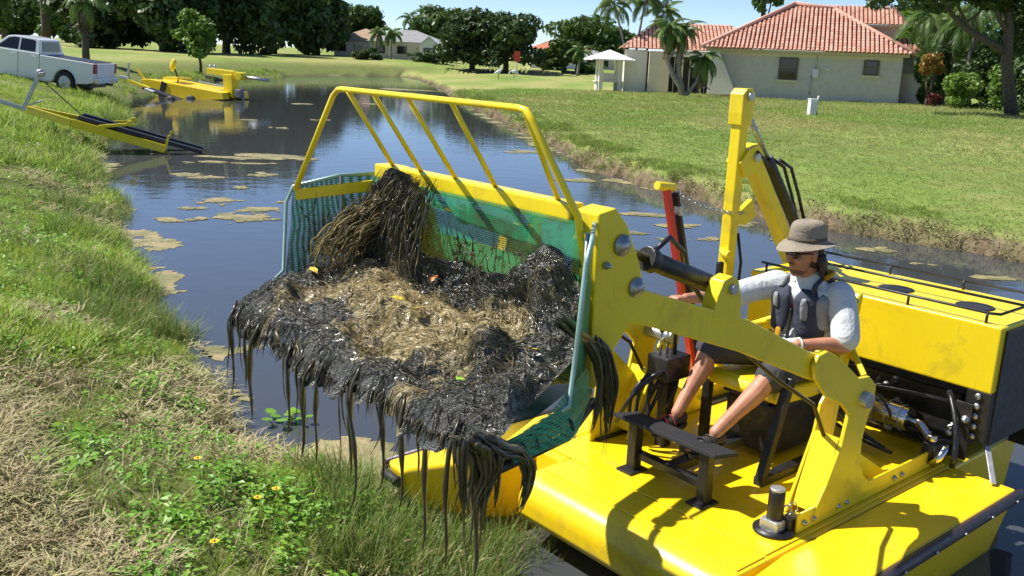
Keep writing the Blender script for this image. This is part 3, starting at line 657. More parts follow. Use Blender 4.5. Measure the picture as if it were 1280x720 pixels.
def roof_face(mb, tb, A, B, Cc, Dd, tw=.25, tl=.36):
    """planar face eave A-B, ridge D-C; tb gets the sheet, mb the barrel tiles in courses"""
    A, B, Cc, Dd = map(Vector, (A, B, Cc, Dd)); tb.add([A, B, Cc, Dd], [(0, 1, 2, 3)])
    e = (B-A).normalized(); nrm = e.cross(((Dd+Cc)/2-(A+B)/2)).normalized(); nrm = nrm if nrm.z > 0 else -nrm; s = nrm.cross(e).normalized(); s = s if s.z > 0 else -s
    W_ = (B-A).length; Hh = (Dd-A).dot(s)
    if Hh < .01: return
    dl = (Dd-A).dot(e); dr = (Cc-A).dot(e)
    rows = int(Hh/tl); 
    for r in range(rows+1):
        u0 = r*tl; f_ = min(1, (u0+tl*.5)/Hh); x0 = dl*f_; x1 = W_+(dr-W_)*f_; k0 = int(math.ceil(x0/tw)); k1 = int(x1/tw)
        for k in range(k0, k1):
            o_ = A+e*(k*tw)+s*(u0-.05); q = []
            for (uu, lift, wd) in ((0, .045, 1.0), (tl+.06, .012, .86)):
                if u0+uu > Hh+.1: uu = max(0.05, Hh+.1-u0)
                for a in (0, 60, 120, 180): q.append(o_+e*(tw*.5-math.cos(R(a))*tw*.40*wd)+s*uu+nrm*(lift+.075*math.sin(R(a))))
            mb.add(q, [(0, 1, 5, 4), (1, 2, 6, 5), (2, 3, 7, 6), (3, 2, 1, 0)], False)
L0 = Vector((11.36, 58.0, .85)); R0 = Vector((21.72, 55.0, .85)); He = (R0-L0); HW = He.length; He.normalize(); Hb = Vector((-He.y, He.x, 0))
house = empty('tiled_house', L0, math.atan2(He.y, He.x)); tag(house, 'low grey stucco house with terracotta barrel tile roof', 'house')
def hs(mb, name, mat, bevel=0, parent=None): return mb.build(name, mat, parent or house, bevel)
EV = 2.52; RZ = 5.55
hs(MB().prism([(0, 0), (HW, 0), (HW, 9.5), (0, 9.5)], 'z', -.6, EV), 'wall', STUCCO)
hs(MB().prism([(-.30, -.30), (HW+.30, -.30), (HW+.3, 9.8), (-.3, 9.8)], 'z', EV+.004, EV+.16), 'fascia', CREAM)
hs(MB().box((HW/2, -.03, EV-.11), (HW-.1, .08, .2)), 'frieze', CREAM)
tl_, tb_ = MB(), MB(); ez = EV+.17; o_ = .55
A = (-o_, -o_, ez); B = (HW+o_, -o_, ez); C_ = (HW-3.9, 4.6, RZ-.35); D_ = (4.5, 4.8, RZ)
roof_face(tl_, tb_, A, B, C_, D_)
roof_face(tl_, tb_, (-o_, 9.8+o_-.3, ez), A, D_, (4.5, 4.9, RZ)); roof_face(tl_, tb_, B, (HW+o_, 9.8, ez), (HW-3.9, 4.7, RZ-.35), C_)
rf = hs(tb_, 'roof', TILEB); x = tl_.build('roof_tiles', TILE, rf); tag(x, kind='stuff')
hp_ = MB(); hp_.tube([Vector(A)+Vector((0, 0, .05)), Vector(D_)+Vector((0, 0, .08))], .13, 8); hp_.tube([Vector(B)+Vector((0, 0, .05)), Vector(C_)+Vector((0, 0, .08))], .13, 8); hp_.tube([Vector(D_)+Vector((0, 0, .08)), Vector(C_)+Vector((0, 0, .1))], .13, 8)
hp_.build('ridge_cap', TILE, rf)
# raised block behind, right
hs(MB().prism([(6.6, 4.4), (HW-.15, 4.4), (HW-.15, 9), (6.6, 9)], 'z', 2.4, 4.30), 'upper_wall', STUCCO)
hs(MB().prism([(6.2, 4.05), (HW+.25, 4.05), (HW+.25, 9.3), (6.2, 9.3)], 'z', 4.30, 4.44), 'upper_fascia', CREAM)
tl_, tb_ = MB(), MB(); roof_face(tl_, tb_, (5.4, 3.9, 4.45), (HW+.4, 3.9, 4.45), (HW-.3, 6.4, 5.62), (4.2, 6.4, 5.62)); roof_face(tl_, tb_, (HW+.4, 3.9, 4.45), (HW+.4, 9.4, 4.45), (HW-.3, 6.9, 5.62), (HW-.3, 6.4, 5.62))
rf = hs(tb_, 'upper_roof', TILEB); tag(tl_.build('roof_tiles', TILE, rf), kind='stuff')
tl_, tb_ = MB(), MB(); roof_face(tl_, tb_, (HW-1.5, 2.6, 2.95), (HW+1.2, 2.6, 2.95), (HW+.8, 5.6, 3.7), (HW-1.5, 5.6, 3.7)); 
rf = hs(tb_, 'side_roof', TILEB); tag(tl_.build('roof_tiles', TILE, rf), kind='stuff')
hs(MB().prism([(HW-1.4, 2.9), (HW+.9, 2.9), (HW+.9, 6), (HW-1.4, 6)], 'z', -.5, 2.93), 'side_wall', STUCCO)
def hwin(px0, px1, zt, zb):
    w0 = px0; w1 = px1
    fr_ = MB()
    for a, b in (((w0, zb), (w1, zb)), ((w0, zt), (w1, zt)), ((w0, zb), (w0, zt)), ((w1, zb), (w1, zt))): fr_.bar((a[0], -.03, a[1]), (b[0], -.03, b[1]), .1, .1, (0, 1, 0))
    fr_.bar((w0, -.03, (zt+zb)/2), (w1, -.03, (zt+zb)/2), .05, .05, (0, 1, 0))
    wn_ = hs(fr_, 'window', BRONZE); MB().box(((w0+w1)/2, -.012, (zt+zb)/2), (w1-w0-.06, .02, zt-zb-.06)).build('pane', GLASS, wn_); MB().box(((w0+w1)/2, -.08, zb-.11), (w1-w0+.35, .2, .12)).build('sill', CREAM, wn_)
hwin(4.05, 5.05, 2.25, 1.05); hwin(8.75, 9.5, 2.28, 1.5)
mb = MB(); mb.box((6.1, -.08, 1.45), (.32, .16, .5)); mb.box((6.75, -.06, 1.7), (.3, .12, .12)); mb.tube([(6.1, -.06, 1.7), (6.1, -.06, 2.5)], .03, 6); mb.tube([(5.9, -.06, .2), (5.9, -.06, 1.3)], .03, 6); hs(mb, 'meter_box', M['alu'])
hs(MB().prism([(0.0, 0), (1.75, 0), (.55, EV-.05), (0, EV-.05)], 'y', -.55, -.12), 'buttress', WHITEW, .02)
# white wall by the garden
o = empty('garden_wall', (22.0, 56.3, .75), R(-48)); tag(o, 'sunlit white garden wall at the end of the tiled house', 'wall')
MB().box((.75, .4, .8), (1.5, .22, 1.7)).build('wall', WHITEW, o, .01); MB().box((.75, .4, 1.69), (1.62, .32, .08)).build('coping', CREAM, o, .01); MB().box((1.42, .34, .8), (.2, .4, 1.74)).build('pier', WHITEW, o, .01)
# annex with porch to the left
an = empty('porch_house', (7.9, 61.0, .95), R(-5)); tag(an, 'cream house wing with dark screened porch and orange roof behind the palms', 'house')
def ap(mb, n, m_, b=0, p=None): return mb.build(n, m_, p or an, b)
CREAMW = surf('cream sunlit wall', (.66, .57, .42), .85, var=.05, scale=2)
ap(MB().prism([(.2, 0), (1.5, 0), (1.5, 7), (.2, 7)], 'z', -.5, 2.3), 'wall', CREAMW, .01)
ap(MB().prism([(1.5, 1.6), (6.5, 1.6), (6.5, 7), (1.5, 7)], 'z', -.5, 2.3), 'porch_wall', SCREEN)
ap(MB().prism([(1.3, -.3), (6.6, -.3), (6.6, 2.0), (1.3, 2.0)], 'z', 2.0, 2.38), 'porch_beam', WHITEW, .01)
for xx in (2.3, 3.5, 4.4): ap(MB().box((xx, .05, .75), (.10, .10, 2.5)), 'porch_post', CREAM)
mb = MB()
for xx in (1.9, 2.9, 3.9): mb.box((xx, 1.55, .9), (.06, .06, 2.3))
ap(mb, 'screen_frame', M['alu'])
MB().box((3.1, 1.5, 1.55), (.5, .06, .35)).build('white_lamp', M['white'], an)
tl_, tb_ = MB(), MB(); roof_face(tl_, tb_, (-1.6, .6, 2.42), (6.8, .6, 2.42), (5.8, 4.5, 4.15), (.6, 4.5, 4.15)); roof_face(tl_, tb_, (-1.6, 8.4, 2.42), (-1.6, .6, 2.42), (.6, 4.5, 4.15), (.6, 4.6, 4.15))
rf = ap(tb_, 'roof', TILEB); tag(tl_.build('roof_tiles', TILE, rf), kind='stuff')
ap(MB().prism([(-1.3, .9), (.1, .9), (.1, 7), (-1.3, 7)], 'z', -.5, 2.35), 'side_wall', WHITEW)
# far houses
def farhouse(name, label, px, py, Yd, W_, Dp, wh, rh, wallm, roofm, gable, seed):
    q = aty(px, py, Yd); z0 = gz(q[0], q[1]); o = empty(name, (q[0], q[1], z0-.1)); tag(o, label, 'house')
    MB().box((0, Dp/2, wh/2), (W_, Dp, wh)).build('wall', wallm, o)
    mb = MB(); mb.prism([(-.5, wh), (Dp/2, wh+rh), (Dp+.5, wh), (Dp/2, wh+rh-.18)], 'x', -W_/2-.4, W_/2+.4) if gable else mb.add([(-W_/2-.5, -.5, wh), (W_/2+.5, -.5, wh), (W_/2+.5, Dp+.5, wh), (-W_/2-.5, Dp+.5, wh), (-W_/2+Dp/2, Dp/2, wh+rh), (W_/2-Dp/2, Dp/2, wh+rh)], [(0, 1, 5, 4), (1, 2, 5), (2, 3, 4, 5), (3, 0, 4), (3, 2, 1, 0)])
    mb.build('roof', roofm, o)
    for k in range(3):
        xx = -W_*.36+k*W_*.3
        w_ = MB().box((xx, -.03, wh*.55), (1.5, .1, 1.2)).build('window', CREAM, o); MB().box((xx, -.075, wh*.55), (1.3, .04, 1.0)).build('pane', GLASS, w_)
    return o
gh = farhouse('grey_roofed_house', 'far grey roofed house with a white gable beside palms', 508, 77, 126, 9.6, 8, 2.3, 1.6, STUCCO, GREYR, False, 1)
mb = MB(); mb.prism([(1.8, 0), (1.8, 1.9), (3.1, 2.95), (4.4, 1.9), (4.4, 0)], 'y', -1.6, .3); mb.build('gable_wall', M['white'], gh); mb = MB()
mb.prism([(1.4, 1.75), (3.1, 3.15), (4.8, 1.75), (4.8, 1.6), (3.1, 3.0), (1.4, 1.6)], 'y', -1.9, 1.5); mb.build('gable_roof', M['white'], gh); MB().box((3.1, -1.62, 1.25), (1.5, .1, .8)).build('gable_window', GLASS, gh)
farhouse('tan_roofed_house', 'far low house with a tan roof left of the grey roofed house', 452, 76, 140, 8, 8, 2.2, 1.9, STUCCO, surf('tan roof', (.34, .24, .16), .9), False, 2)
rh_ = farhouse('red_roofed_house', 'far pale house with a red hip roof beyond the round trees', 697, 86, 130, 7.5, 8, 2.6, 1.5, M['white'], REDR, False, 3)
farhouse('grey_gabled_house', 'far small grey house between the red roof and the shelter', 742, 88, 140, 6, 7, 1.8, 1.0, STUCCO, GREYR, False, 4)
# hedge line under the far houses
for i, (px, py, Yd, wd, hh) in enumerate([(540, 79, 116, 3, 1.1), (460, 78, 116, 2.2, 1.0), (685, 86, 112, 2.6, 1.0), (735, 90, 112, 2.5, .9)]):
    x, y = P3(px, py, Yd); tree('far_hedge', ['dark hedge right of the grey roofed house', 'dark hedge before the tan roofed house', 'dark hedge before the red roofed house', 'dark hedge before the small grey house'][i], (x, y), hh*1.4, wd, 12, DARK, 2400, .25, 470+i, .2, .05, cat='hedge', low=.0)

# ------------------------------------------------------------------ shelter, pedestal, birds, small far things
x, y = P3(760, 103, 62); z0 = gz(x, y); gzb = empty('garden_shelter', (x, y, z0), R(8)); tag(gzb, 'small white canopied shelter with bench seat on the far lawn', 'shelter')
mb = MB(); ap0 = (0, 0, 2.62)
for s0, s1 in (((-1.4, -1.4), (1.4, -1.4)), ((1.4, -1.4), (1.4, 1.4)), ((1.4, 1.4), (-1.4, 1.4)), ((-1.4, 1.4), (-1.4, -1.4))):
    mb.add([(*s0, 2.02), (*s1, 2.02), ap0], [(0, 1, 2)]); mb.add([(*s0, 1.94), (*s1, 1.94), (*s1, 2.02), (*s0, 2.02)], [(0, 1, 2, 3)])
mb.add([(-1.4, -1.4, 1.94), (1.4, -1.4, 1.94), (1.4, 1.4, 1.94), (-1.4, 1.4, 1.94)], [(3, 2, 1, 0)]); mb.build('canopy', surf('canopy canvas', (.74, .72, .66), .8, var=.04), gzb)
for sx, sy in ((-.62, -.5), (.62, -.5), (-.62, .5), (.62, .5)): MB().box((sx, sy, .95), (.24, .24, 2.1)).build('post', WHITEW, gzb, .01)
MB().box((0, -.1, .62), (1.9, .7, .08)).build('bench_seat', WHITEW, gzb, .01); MB().box((0, .25, .9), (1.5, .06, .5)).build('bench_back', WHITEW, gzb)
for sx in (-.8, .8): MB().box((sx, -.1, .3), (.08, .6, .62)).build('leg', WHITEW, gzb)
x, y = P3(1015, 136, 40); z0 = gz(x, y); pd = empty('utility_pedestal', (x, y, z0), R(10)); tag(pd, 'small white utility pedestal standing alone on the far lawn', 'utility box')
MB().box((0, 0, .3), (.30, .28, .64)).build('cabinet', M['white'], pd, .02); MB().box((0, 0, .63), (.34, .32, .05)).build('lid', M['white'], pd, .015)
mb = MB(); mb.tube([(.22, 0, -.05), (.22, 0, .68)], .035, 8); mb.ball((.24, 0, .72), .06); mb.build('pipe', M['alu'], pd); MB().box((0, -.145, .3), (.2, .012, .4)).build('door', surf('pale grey door', (.6, .6, .6), .5), pd)
BIRDM = surf('white feathers', (.8, .8, .78), .8, var=.03)
for i, (px, py) in enumerate(((623, 90), (643, 91))):
    x, y = P3(px, py, 88); z0 = gz(x, y); b = empty('white_bird', (x, y, z0), R(200 if i else 20)); tag(b, ['white wading bird standing upright before the round trees', 'white wading bird stooping before the round trees'][i], 'bird', 'white birds on the far lawn')
    mb = MB(); mb.ball((0, 0, .62), (.30, .15, .17), Matrix.Rotation(-.5 if not i else -.15, 3, 'Y'))
    nk = [(.2, 0, .70), (.30, 0, .86), (.27, 0, 1.02), (.33, 0, 1.16)] if not i else [(.22, 0, .64), (.36, 0, .66), (.46, 0, .56), (.5, 0, .42)]
    mb.tube(nk, [.09, .06, .05, .05], 8); mb.ball(nk[-1], (.085, .055, .06)); mb.tube([(-.2, 0, .56), (-.42, 0, .44)], [.1, .03], 7); mb.build('body', BIRDM, b)
    MB().tube([nk[-1], Vector(nk[-1])+Vector((.24, 0, -.06))], [.025, .006], 6).build('beak', M['yellow'], b)
    for s in (-.06, .06): MB().tube([(0, s, .5), (.03, s, .25), (0, s, 0), (.1, s, 0)], .016, 6).build('leg', M['black'], b)
x, y = P3(646, 80, 96); z0 = gz(x, y); rd = empty('red_sign', (x, y, z0)); tag(rd, 'small red panel on a post beside the round trees', 'sign'); MB().box((0, 0, 1.95), (.62, .05, 1.0)).build('panel', M['red'], rd, .01); MB().box((0, .06, 1.0), (.08, .06, 2.2)).build('post', M['white'], rd)
# pale pipe outfall at the far left bank
x, y = P3(356, 90, 95); pp = empty('outfall_pipe', (x, y, .25), R(25)); tag(pp, 'pale drain pipe lying on the far left bank', 'pipe')
MB().tube([(-1.2, 0, .75), (0, 0, .42), (1.3, 0, .12)], .16, 10).build('pipe', M['white'], pp); MB().box((-.3, -.25, .2), (.8, .5, .45)).build('concrete_block', surf('pale concrete', (.5, .48, .43), .9, bump=.2), pp, .03)
# ------------------------------------------------------------------ white pickup truck
TRK = NT('white car paint'); TRK.col((.70, .71, .72)); TRK.set(rough=.25, coat=.6); TRK = TRK.m
CARGL = NT('car glass'); CARGL.col((.012, .014, .016)); CARGL.set(rough=.04, spec=.7); CARGL = CARGL.m
TAILR = NT('tail lamp red'); TAILR.col((.25, .008, .01)); TAILR.set(rough=.15); TAILR = TAILR.m
hd = math.atan2(.02, -1)
tx, ty = -17.95, 38.5; fz = gz(tx+3.5*math.cos(hd), ty+3.5*math.sin(hd)); rz_ = gz(tx, ty)
tk = empty('pickup_truck', (tx, ty, rz_)); tk.rotation_euler = Matrix.Rotation(hd, 3, 'Z').to_euler(); tk.rotation_euler = (Matrix.Rotation(hd, 3, 'Z') @ Matrix.Rotation(-.62*math.atan2(fz-rz_, 3.5), 3, 'Y')).to_euler()
tk.scale = (.90, 1, 1); tag(tk, 'white crew cab pickup truck parked on the grass bank', 'pickup truck')
# origin: ground under rear axle centre, x forward, y left (towards the canal)
def arch(cx, r, z0=.42, n=9): return [(cx+r*math.cos(math.pi*k/n), .40+r*math.sin(math.pi*k/n)) for k in range(n+1)]
HWd = .97
low = [(-1.28, .55), (-1.30, 1.02), (-1.30, 1.28), (1.12, 1.31), (1.14, 1.36)] + [(2.95, 1.36), (3.15, 1.30), (4.28, 1.22), (4.50, 1.10), (4.55, .62), (4.40, .42)] + [(q[0], q[1]) for q in arch(3.57, .50)] + [(3.02, .36), (.55, .36)] + arch(0, .50) + [(-.95, .45)]
mb = MB(); mb.prism(low, 'y', -HWd, HWd); body = mb.build('body', TRK, tk, .05, 3)
cab = [(1.14, 1.34), (1.22, 1.86), (1.42, 1.91), (2.35, 1.92), (2.62, 1.87), (3.25, 1.36)]
mb = MB(); n_ = len(cab)
vs = [(p[0], -(HWd-.03)+(p[1]-1.34)*.30, p[1]) for p in cab]+[(p[0], (HWd-.03)-(p[1]-1.34)*.30, p[1]) for p in cab]
mb.add(vs, [tuple(range(n_)), tuple(reversed(range(n_, 2*n_)))]+[(i, n_+i, n_+(i+1) % n_, (i+1) % n_) for i in range(n_)]); mb.build('cab', TRK, tk, .03, 2)
def sidew(poly, name, mat, lift=.004, parent=None):
    for s in (-1, 1):
        q = [(p[0], s*((HWd-.03)-(p[1]-1.34)*.30+lift), p[1]) for p in poly]; mb = MB(); m_ = len(q)
        q2 = [(a, b-s*.02, c) for a, b, c in q]
        mb.add(q+q2, [tuple(range(m_)) if s < 0 else tuple(reversed(range(m_)))]+[(i, (i+1) % m_, m_+(i+1) % m_, m_+i) for i in range(m_)]); mb.build(name, mat, parent or tk)
sidew([(1.34, 1.40), (1.38, 1.80), (1.50, 1.84), (2.02, 1.85), (2.02, 1.40)], 'rear_side_window', CARGL)
sidew([(2.10, 1.40), (2.10, 1.85), (2.34, 1.85), (2.56, 1.80), (3.02, 1.42), (2.95, 1.40)], 'front_side_window', CARGL)
MB().add([(1.125, -.7, 1.42), (1.125, .7, 1.42), (1.19, .62, 1.80), (1.19, -.62, 1.80)], [(0, 1, 2, 3)]).build('rear_window', CARGL, tk)
MB().add([(3.20, -.82, 1.42), (3.20, .82, 1.42), (2.68, .72, 1.84), (2.68, -.72, 1.84)], [(3, 2, 1, 0)]).build('windscreen', CARGL, tk)
mb = MB(); mb.box((-.08, 0, 1.30), (2.2, 1.62, .02)); mb.build('bed_cover', M['black'], tk)
for xx in (1.13, 2.06, 3.06):
    for s in (-1, 1): MB().box((xx, s*(HWd+.001), .93), (.018, .006, .86)).build('door_gap', M['black'], tk)
for xx in (1.35, 2.25):
    for s in (-1, 1): MB().box((xx, s*(HWd+.02), 1.22), (.22, .03, .045)).build('door_handle', TRK, tk, .01)
for s in (-1, 1):
    MB().box((-1.27, s*.86, 1.08), (.09, .24, .38)).build('tail_light', TAILR, tk, .02)
    m2 = MB().box((2.98, s*1.10, 1.46), (.14, .22, .2)).build('mirror', TRK, tk, .03); MB().box((4.44, s*.72, .98), (.18, .42, .22)).build('headlight', M['chrome'], tk, .03)
    MB().tube([(.6, s*.92, .34), (3.0, s*.92, .34)], .035, 8).build('side_step', M['chrome'], tk)
    # wheel arch trim
    mb = MB()
    for cx in (0, 3.57): mb.tube([(cx+.53*math.cos(a), s*(HWd+.004), .40+.53*math.sin(a)) for a in np.linspace(-.05, math.pi+.05, 13)], .03, 6)
    mb.build('arch_trim', TRK, tk)
MB().box((-1.36, 0, .62), (.16, 1.86, .22)).build('rear_bumper', M['chrome'], tk, .03); MB().box((4.6, 0, .62), (.18, 1.9, .3)).build('front_bumper', M['chrome'], tk, .03); MB().box((-1.31, 0, 1.02), (.02, 1.5, .5)).build('tailgate', TRK, tk, .01); MB().box((-1.5, 0, .48), (.3, .08, .08)).build('hitch', M['black'], tk)
MB().prism([(-1.0, .3), (4.2, .3), (4.2, .5), (-1.0, .5)], 'y', -.7, .7).build('chassis', M['black'], tk)
for cx in (0, 3.57):
    for s in (-1, 1):
        wh = MB().lathe([(.25, -.13), (.36, -.14), (.40, -.10), (.405, 0), (.40, .10), (.36, .14), (.25, .13)], (cx, s*.84, .40), (0, s, 0), 28).build('wheel', M['rubber'], tk)
        rm = MB(); rm.lathe([(.0, .155), (.06, .165), (.08, .15), (.22, .137), (.255, .155), (.262, .12)], (cx, s*.84, .40), (0, s, 0), 20)
        for k in range(7):
            a = 2*math.pi*k/7; rm.bar((cx+.06*math.cos(a), s*.998, .40+.06*math.sin(a)), (cx+.24*math.cos(a), s*.985, .40+.24*math.sin(a)), .05, .03, (0, 1, 0))
        rm.build('rim', M['alu'], wh)

# ------------------------------------------------------------------ boat trailer reaching into the water (near one)
def lineframe(a, b):
    a = Vector(a); b = Vector(b); d = (b-a); return a, d.normalized(), d.length
ta = Vector(aty(30, 135, 22.0)); tb2 = Vector(atz(236, 191, -.02))
tdir = (tb2-ta); TL = tdir.length
xa = tdir.normalized(); ya = Vector((0, 0, 1)).cross(xa).normalized(); za = xa.cross(ya)
tr1 = empty('boat_trailer', ta); tr1.rotation_euler = Matrix((xa, ya, za)).transposed().to_euler()
tag(tr1, 'yellow and black boat trailer with grey winch post sloping into the canal', 'trailer')
# +x down to the water, y away from the canal mouth of the camera, near side is -y or +y
ns = -1 if (Matrix((xa, ya, za)).transposed() @ Vector((0, -1, 0))).y < 0 else 1
MB().bar((-1.6, 0, .06), (.1, 0, -.02), .09, .09).build('tongue', M['steel'], tr1, .01)
MB().tube([(-1.7, 0, .0), (-1.7, 0, -.45)], .03, 8).build('tongue_jack', M['steel'], tr1)
pst = MB(); pst.bar((0, 0, 0), (.16, 0, .86), .09, .09); pst.bar((0, 0, .02), (.36, 0, .30), .04, .04)
pst = pst.build('winch_post', M['steel'], tr1, .01); MB().lathe([(.05, -.09), (.09, -.08), (.09, -.06), (.05, -.05), (.05, .05), (.09, .06), (.09, .08), (.05, .09)], (.18, 0, .88), (0, 1, 0), 14).build('winch', M['steel'], pst); MB().tube([(.18, ns*.1, .88), (.18, ns*.16, .88), (.3, ns*.18, .95), (.3, ns*.26, .95)], .015, 6).build('winch_handle', M['steel'], pst)
MB().bar((.28, 0, .72), (1.35, 0, .12), .035, .02).build('winch_strap', M['black'], tr1)
for s in (-1, 1):
    mb = MB(); mb.bar((.1, s*.12, 0), (1.1, s*.55, .02), .09, .17); mb.bar((1.1, s*.55, .02), (TL*.86, s*.55, .0), .09, .19); mb.build('side_rail', M['yellow'], tr1, .008)
    mb = MB(); mb.bar((1.2, s*.40, .17), (TL+.3, s*.40, .15), .22, .09); mb.build('bunk', M['black'], tr1, .01)
    mb = MB(); mb.bar((TL*.45, s*.55, .10), (TL*.62, s*.50, .34), .07, .07); mb.tube([(TL*.62, s*.46, .36), (TL*.62, s*.56, .36)], .07, 12); mb.build('guide_arm', M['yellow'], tr1, .006)
    MB().bar((TL*.86, s*.57, -.02), (TL*.86, s*.57, .34), .07, .05).build('guide_post', M['yellow'], tr1, .006)
for k, xx in enumerate((1.1, TL*.4, TL*.7, TL*.83)): MB().bar((xx, -.55, -.02), (xx, .55, -.02), .08, .08).build('cross_member', M['black'], tr1, .006)
MB().box((TL*.55, 0, .10), (TL*.45, .62, .03)).build('walk_board', M['black'], tr1, .005)

# ------------------------------------------------------------------ second yellow work boat on its trailer
pb = Vector(atz(205, 119, 0)); pe = Vector(atz(296, 125, 0)); dv = (pe-pb); BL = dv.length
bo = empty('work_boat', pb, math.atan2(dv.y, dv.x)); tag(bo, 'low yellow work boat with a post and cross arm, half afloat by the bank', 'work boat')
sc_ = 45/1170
def zz(py_, base): return (base-py_)*sc_
mb = MB()
for s in (-.75, .75):
    mb.prism([(-.45, .55), (-.5, .78), (0, .80), (BL*.98, .36), (BL, .05), (BL*.5, -.15), (.6, -.12)], 'y', s-.22, s+.22)
mb.build('hull', M['hull'], bo, .03)
MB().add([(-.3, -.6, .76), (BL*.95, -.6, .36), (BL*.95, .6, .36), (-.3, .6, .76)], [(0, 1, 2, 3)]).build('deck', M['yellow'], bo)
MB().box((BL*.18, -.99, .30), (.32, .04, .85), Matrix.Rotation(.35, 3, 'Y')).build('side_fender', M['black'], bo, .02)
mb = MB(); mb.bar((-.3, -.75, .60), (-1.0, -.75, 1.28), .08, .08); mb.build('front_prop', M['yellow'], bo)
st = MB(); st.bar((BL*.20, 0, .6), (BL*.22, 0, 1.0), .05, .05); st.build('steering_column', M['black'], bo)
sh = MB(); sh.ball((BL*.15, 0, 1.5), (.19, .09, .32), Matrix.Rotation(.35, 3, 'Y'), 12, 8); sh.build('yellow_seat', M['yellow'], bo); MB().tube([(BL*.2, 0, .95), (BL*.17, 0, 1.3)], .04, 6).build('seat_post', M['black'], bo)
MB().box((BL*.2, 0, .88), (.9, 1.0, .10)).build('console', M['yellow'], bo, .02)
po = MB(); po.box((BL*.93, 0, .65), (.52, .5, 1.1)); po.build('post', M['yellow'], bo, .03)
ar = MB(); ar.box((BL*.82, 0, 1.28), (1.55, .4, .26), Matrix.Rotation(.06, 3, 'Y')); ar.tube([(BL*1.07, -.25, 1.14), (BL*1.07, .25, 1.14)], .2, 12); ar.build('cross_arm', M['yellow'], bo, .03)
for xx in (.66, .72): MB().lathe([(.05, 0), (.07, .03), (.05, .18), (0, .2)], (BL*xx, 0, 1.42), n=10).build('lamp', M['alu'], bo)
ob = MB(); ob.box((BL*1.06, -.1, .32), (.34, .34, .42)); ob.box((BL*1.1, -.1, .0), (.14, .12, .5)); ob.build('outboard_motor', surf('grey cowl', (.16, .16, .17), .4), bo, .06)
MB().tube([(BL*1.05, .1, 1.12), (BL*1.05+1.5, .3, 1.0)], .07, 8).build('boom', M['steel'], bo)
MB().box((BL*.62, .35, .66), (1.7, .12, .06), Matrix.Rotation(.12, 3, 'Y')).build('side_rail', M['steel'], bo, .01)
pt0 = Vector(aty(160, 100, 46)); tr2 = empty('launch_trailer', pt0, math.atan2(dv.y, dv.x)+.02); tag(tr2, 'yellow trailer tongue with grey winch post under the far work boat', 'trailer')
q = Vector(atz(205, 119, 0))-pt0; LL = math.hypot(q.x, q.y)
MB().bar((0, 0, 0), (LL*.62, 0, -.36), .16, .14).build('tongue', M['yellow'], tr2, .01); MB().bar((LL*.5, 0, -.32), (LL+1.5, 0, -.92), .5, .1).build('frame', M['black'], tr2, .01)
MB().bar((.0, 0, .0), (.12, 0, .82), .09, .09).build('winch_post', M['steel'], tr2, .01); MB().bar((-.5, 0, .14), (.1, 0, .05), .12, .16).build('coupler', M['steel'], tr2, .02); MB().bar((LL*.62, -.3, -.34), (LL*.86, -.3, -.46), .16, .06).build('bunk_pad', M['white'], tr2)
for s in (-.7, .7): MB().lathe([(.12, -.08), (.26, -.08), (.28, 0), (.26, .08), (.12, .08)], (LL+1.0, s, -.85), (0, 1, 0), 16).build('wheel', M['rubber'], tr2)
# ------------------------------------------------------------------ aquatic weed harvester
hv = empty('weed_harvester', HO, TH); tag(hv, 'yellow aquatic weed harvester with raised front bucket, nosed against the bank', 'weed harvester')
def hb(mb, name, mat='yellow', bevel=.006, parent=None, seg=2, soft=0): return mb.build(name, M[mat] if isinstance(mat, str) else mat, parent or hv, bevel, seg, soft)
DZ = .40
# --- hull
def sponson(yi0, yi1, yo0, yo1, s):
    """inner edge yi at midships to tip, outer edge yo; s = +1 port"""
    st = []; mb = MB()
    xs = [(-1.06, 0, -.16), (-.3, 0, -.16), (.6, 0, -.10), (1.0, .25, .0), (1.28, .55, .08), (1.48, .9, .16), (1.56, 1.0, .24)]
    for x, u, zb in xs:
        yi = yi0+(yi1-yi0)*u; yo = yo0+(yo1-yo0)*u
        st.append([(x, yo, DZ), (x, yi, DZ), (x-.02*u, yi-s*0.0, zb), (x-.02*u, yo-s*.12, zb)])
    vs = [p for q in st for p in q]; fs = []
    for i in range(len(st)-1):
        for k in range(4): fs.append((4*i+k, 4*i+(k+1) % 4, 4*i+4+(k+1) % 4, 4*i+4+k))
    fs += [(3, 2, 1, 0), tuple(4*(len(st)-1)+k for k in range(4))]
    if s > 0: pass
    else: fs = [tuple(reversed(f)) for f in fs]
    mb.add(vs, fs); return mb
hb(sponson(-.83, -1.02, -1.22, -1.20, -1), 'starboard_sponson', 'hull', .03, seg=3, soft=30)
hb(sponson(.73, .92, 1.10, 1.09, 1), 'port_sponson', 'hull', .02, seg=3, soft=30)
prof = [(-1.06, -.14), (-1.06, DZ), (.93, DZ)] + [(.93+.15*math.sin(a), DZ-.15+.15*math.cos(a)) for a in np.linspace(.12, math.pi/2, 14)] + [(1.08, .19), (1.05, .15), (.95, .10), (.5, -.14)]
hb(MB().prism(prof, 'y', -.62, .728), 'centre_hull', 'hull', .012, seg=3, soft=30)
# deck plates with a seam between them
hb(MB().prism([(-1.06, -.14), (-1.06, DZ-.002), (.76, DZ-.002), (.80, .10), (.6, -.14)], 'y', -.828, -.622), 'hull_infill', 'hull', .01)
hb(MB().box((-.172, -.05, DZ+.004), (1.735, 1.50, .008)), 'deck_plate', 'hull', .003)
hb(MB().box((.815, .055, DZ+.004), (.21, 1.30, .008)), 'deck_plate', 'hull', .003)
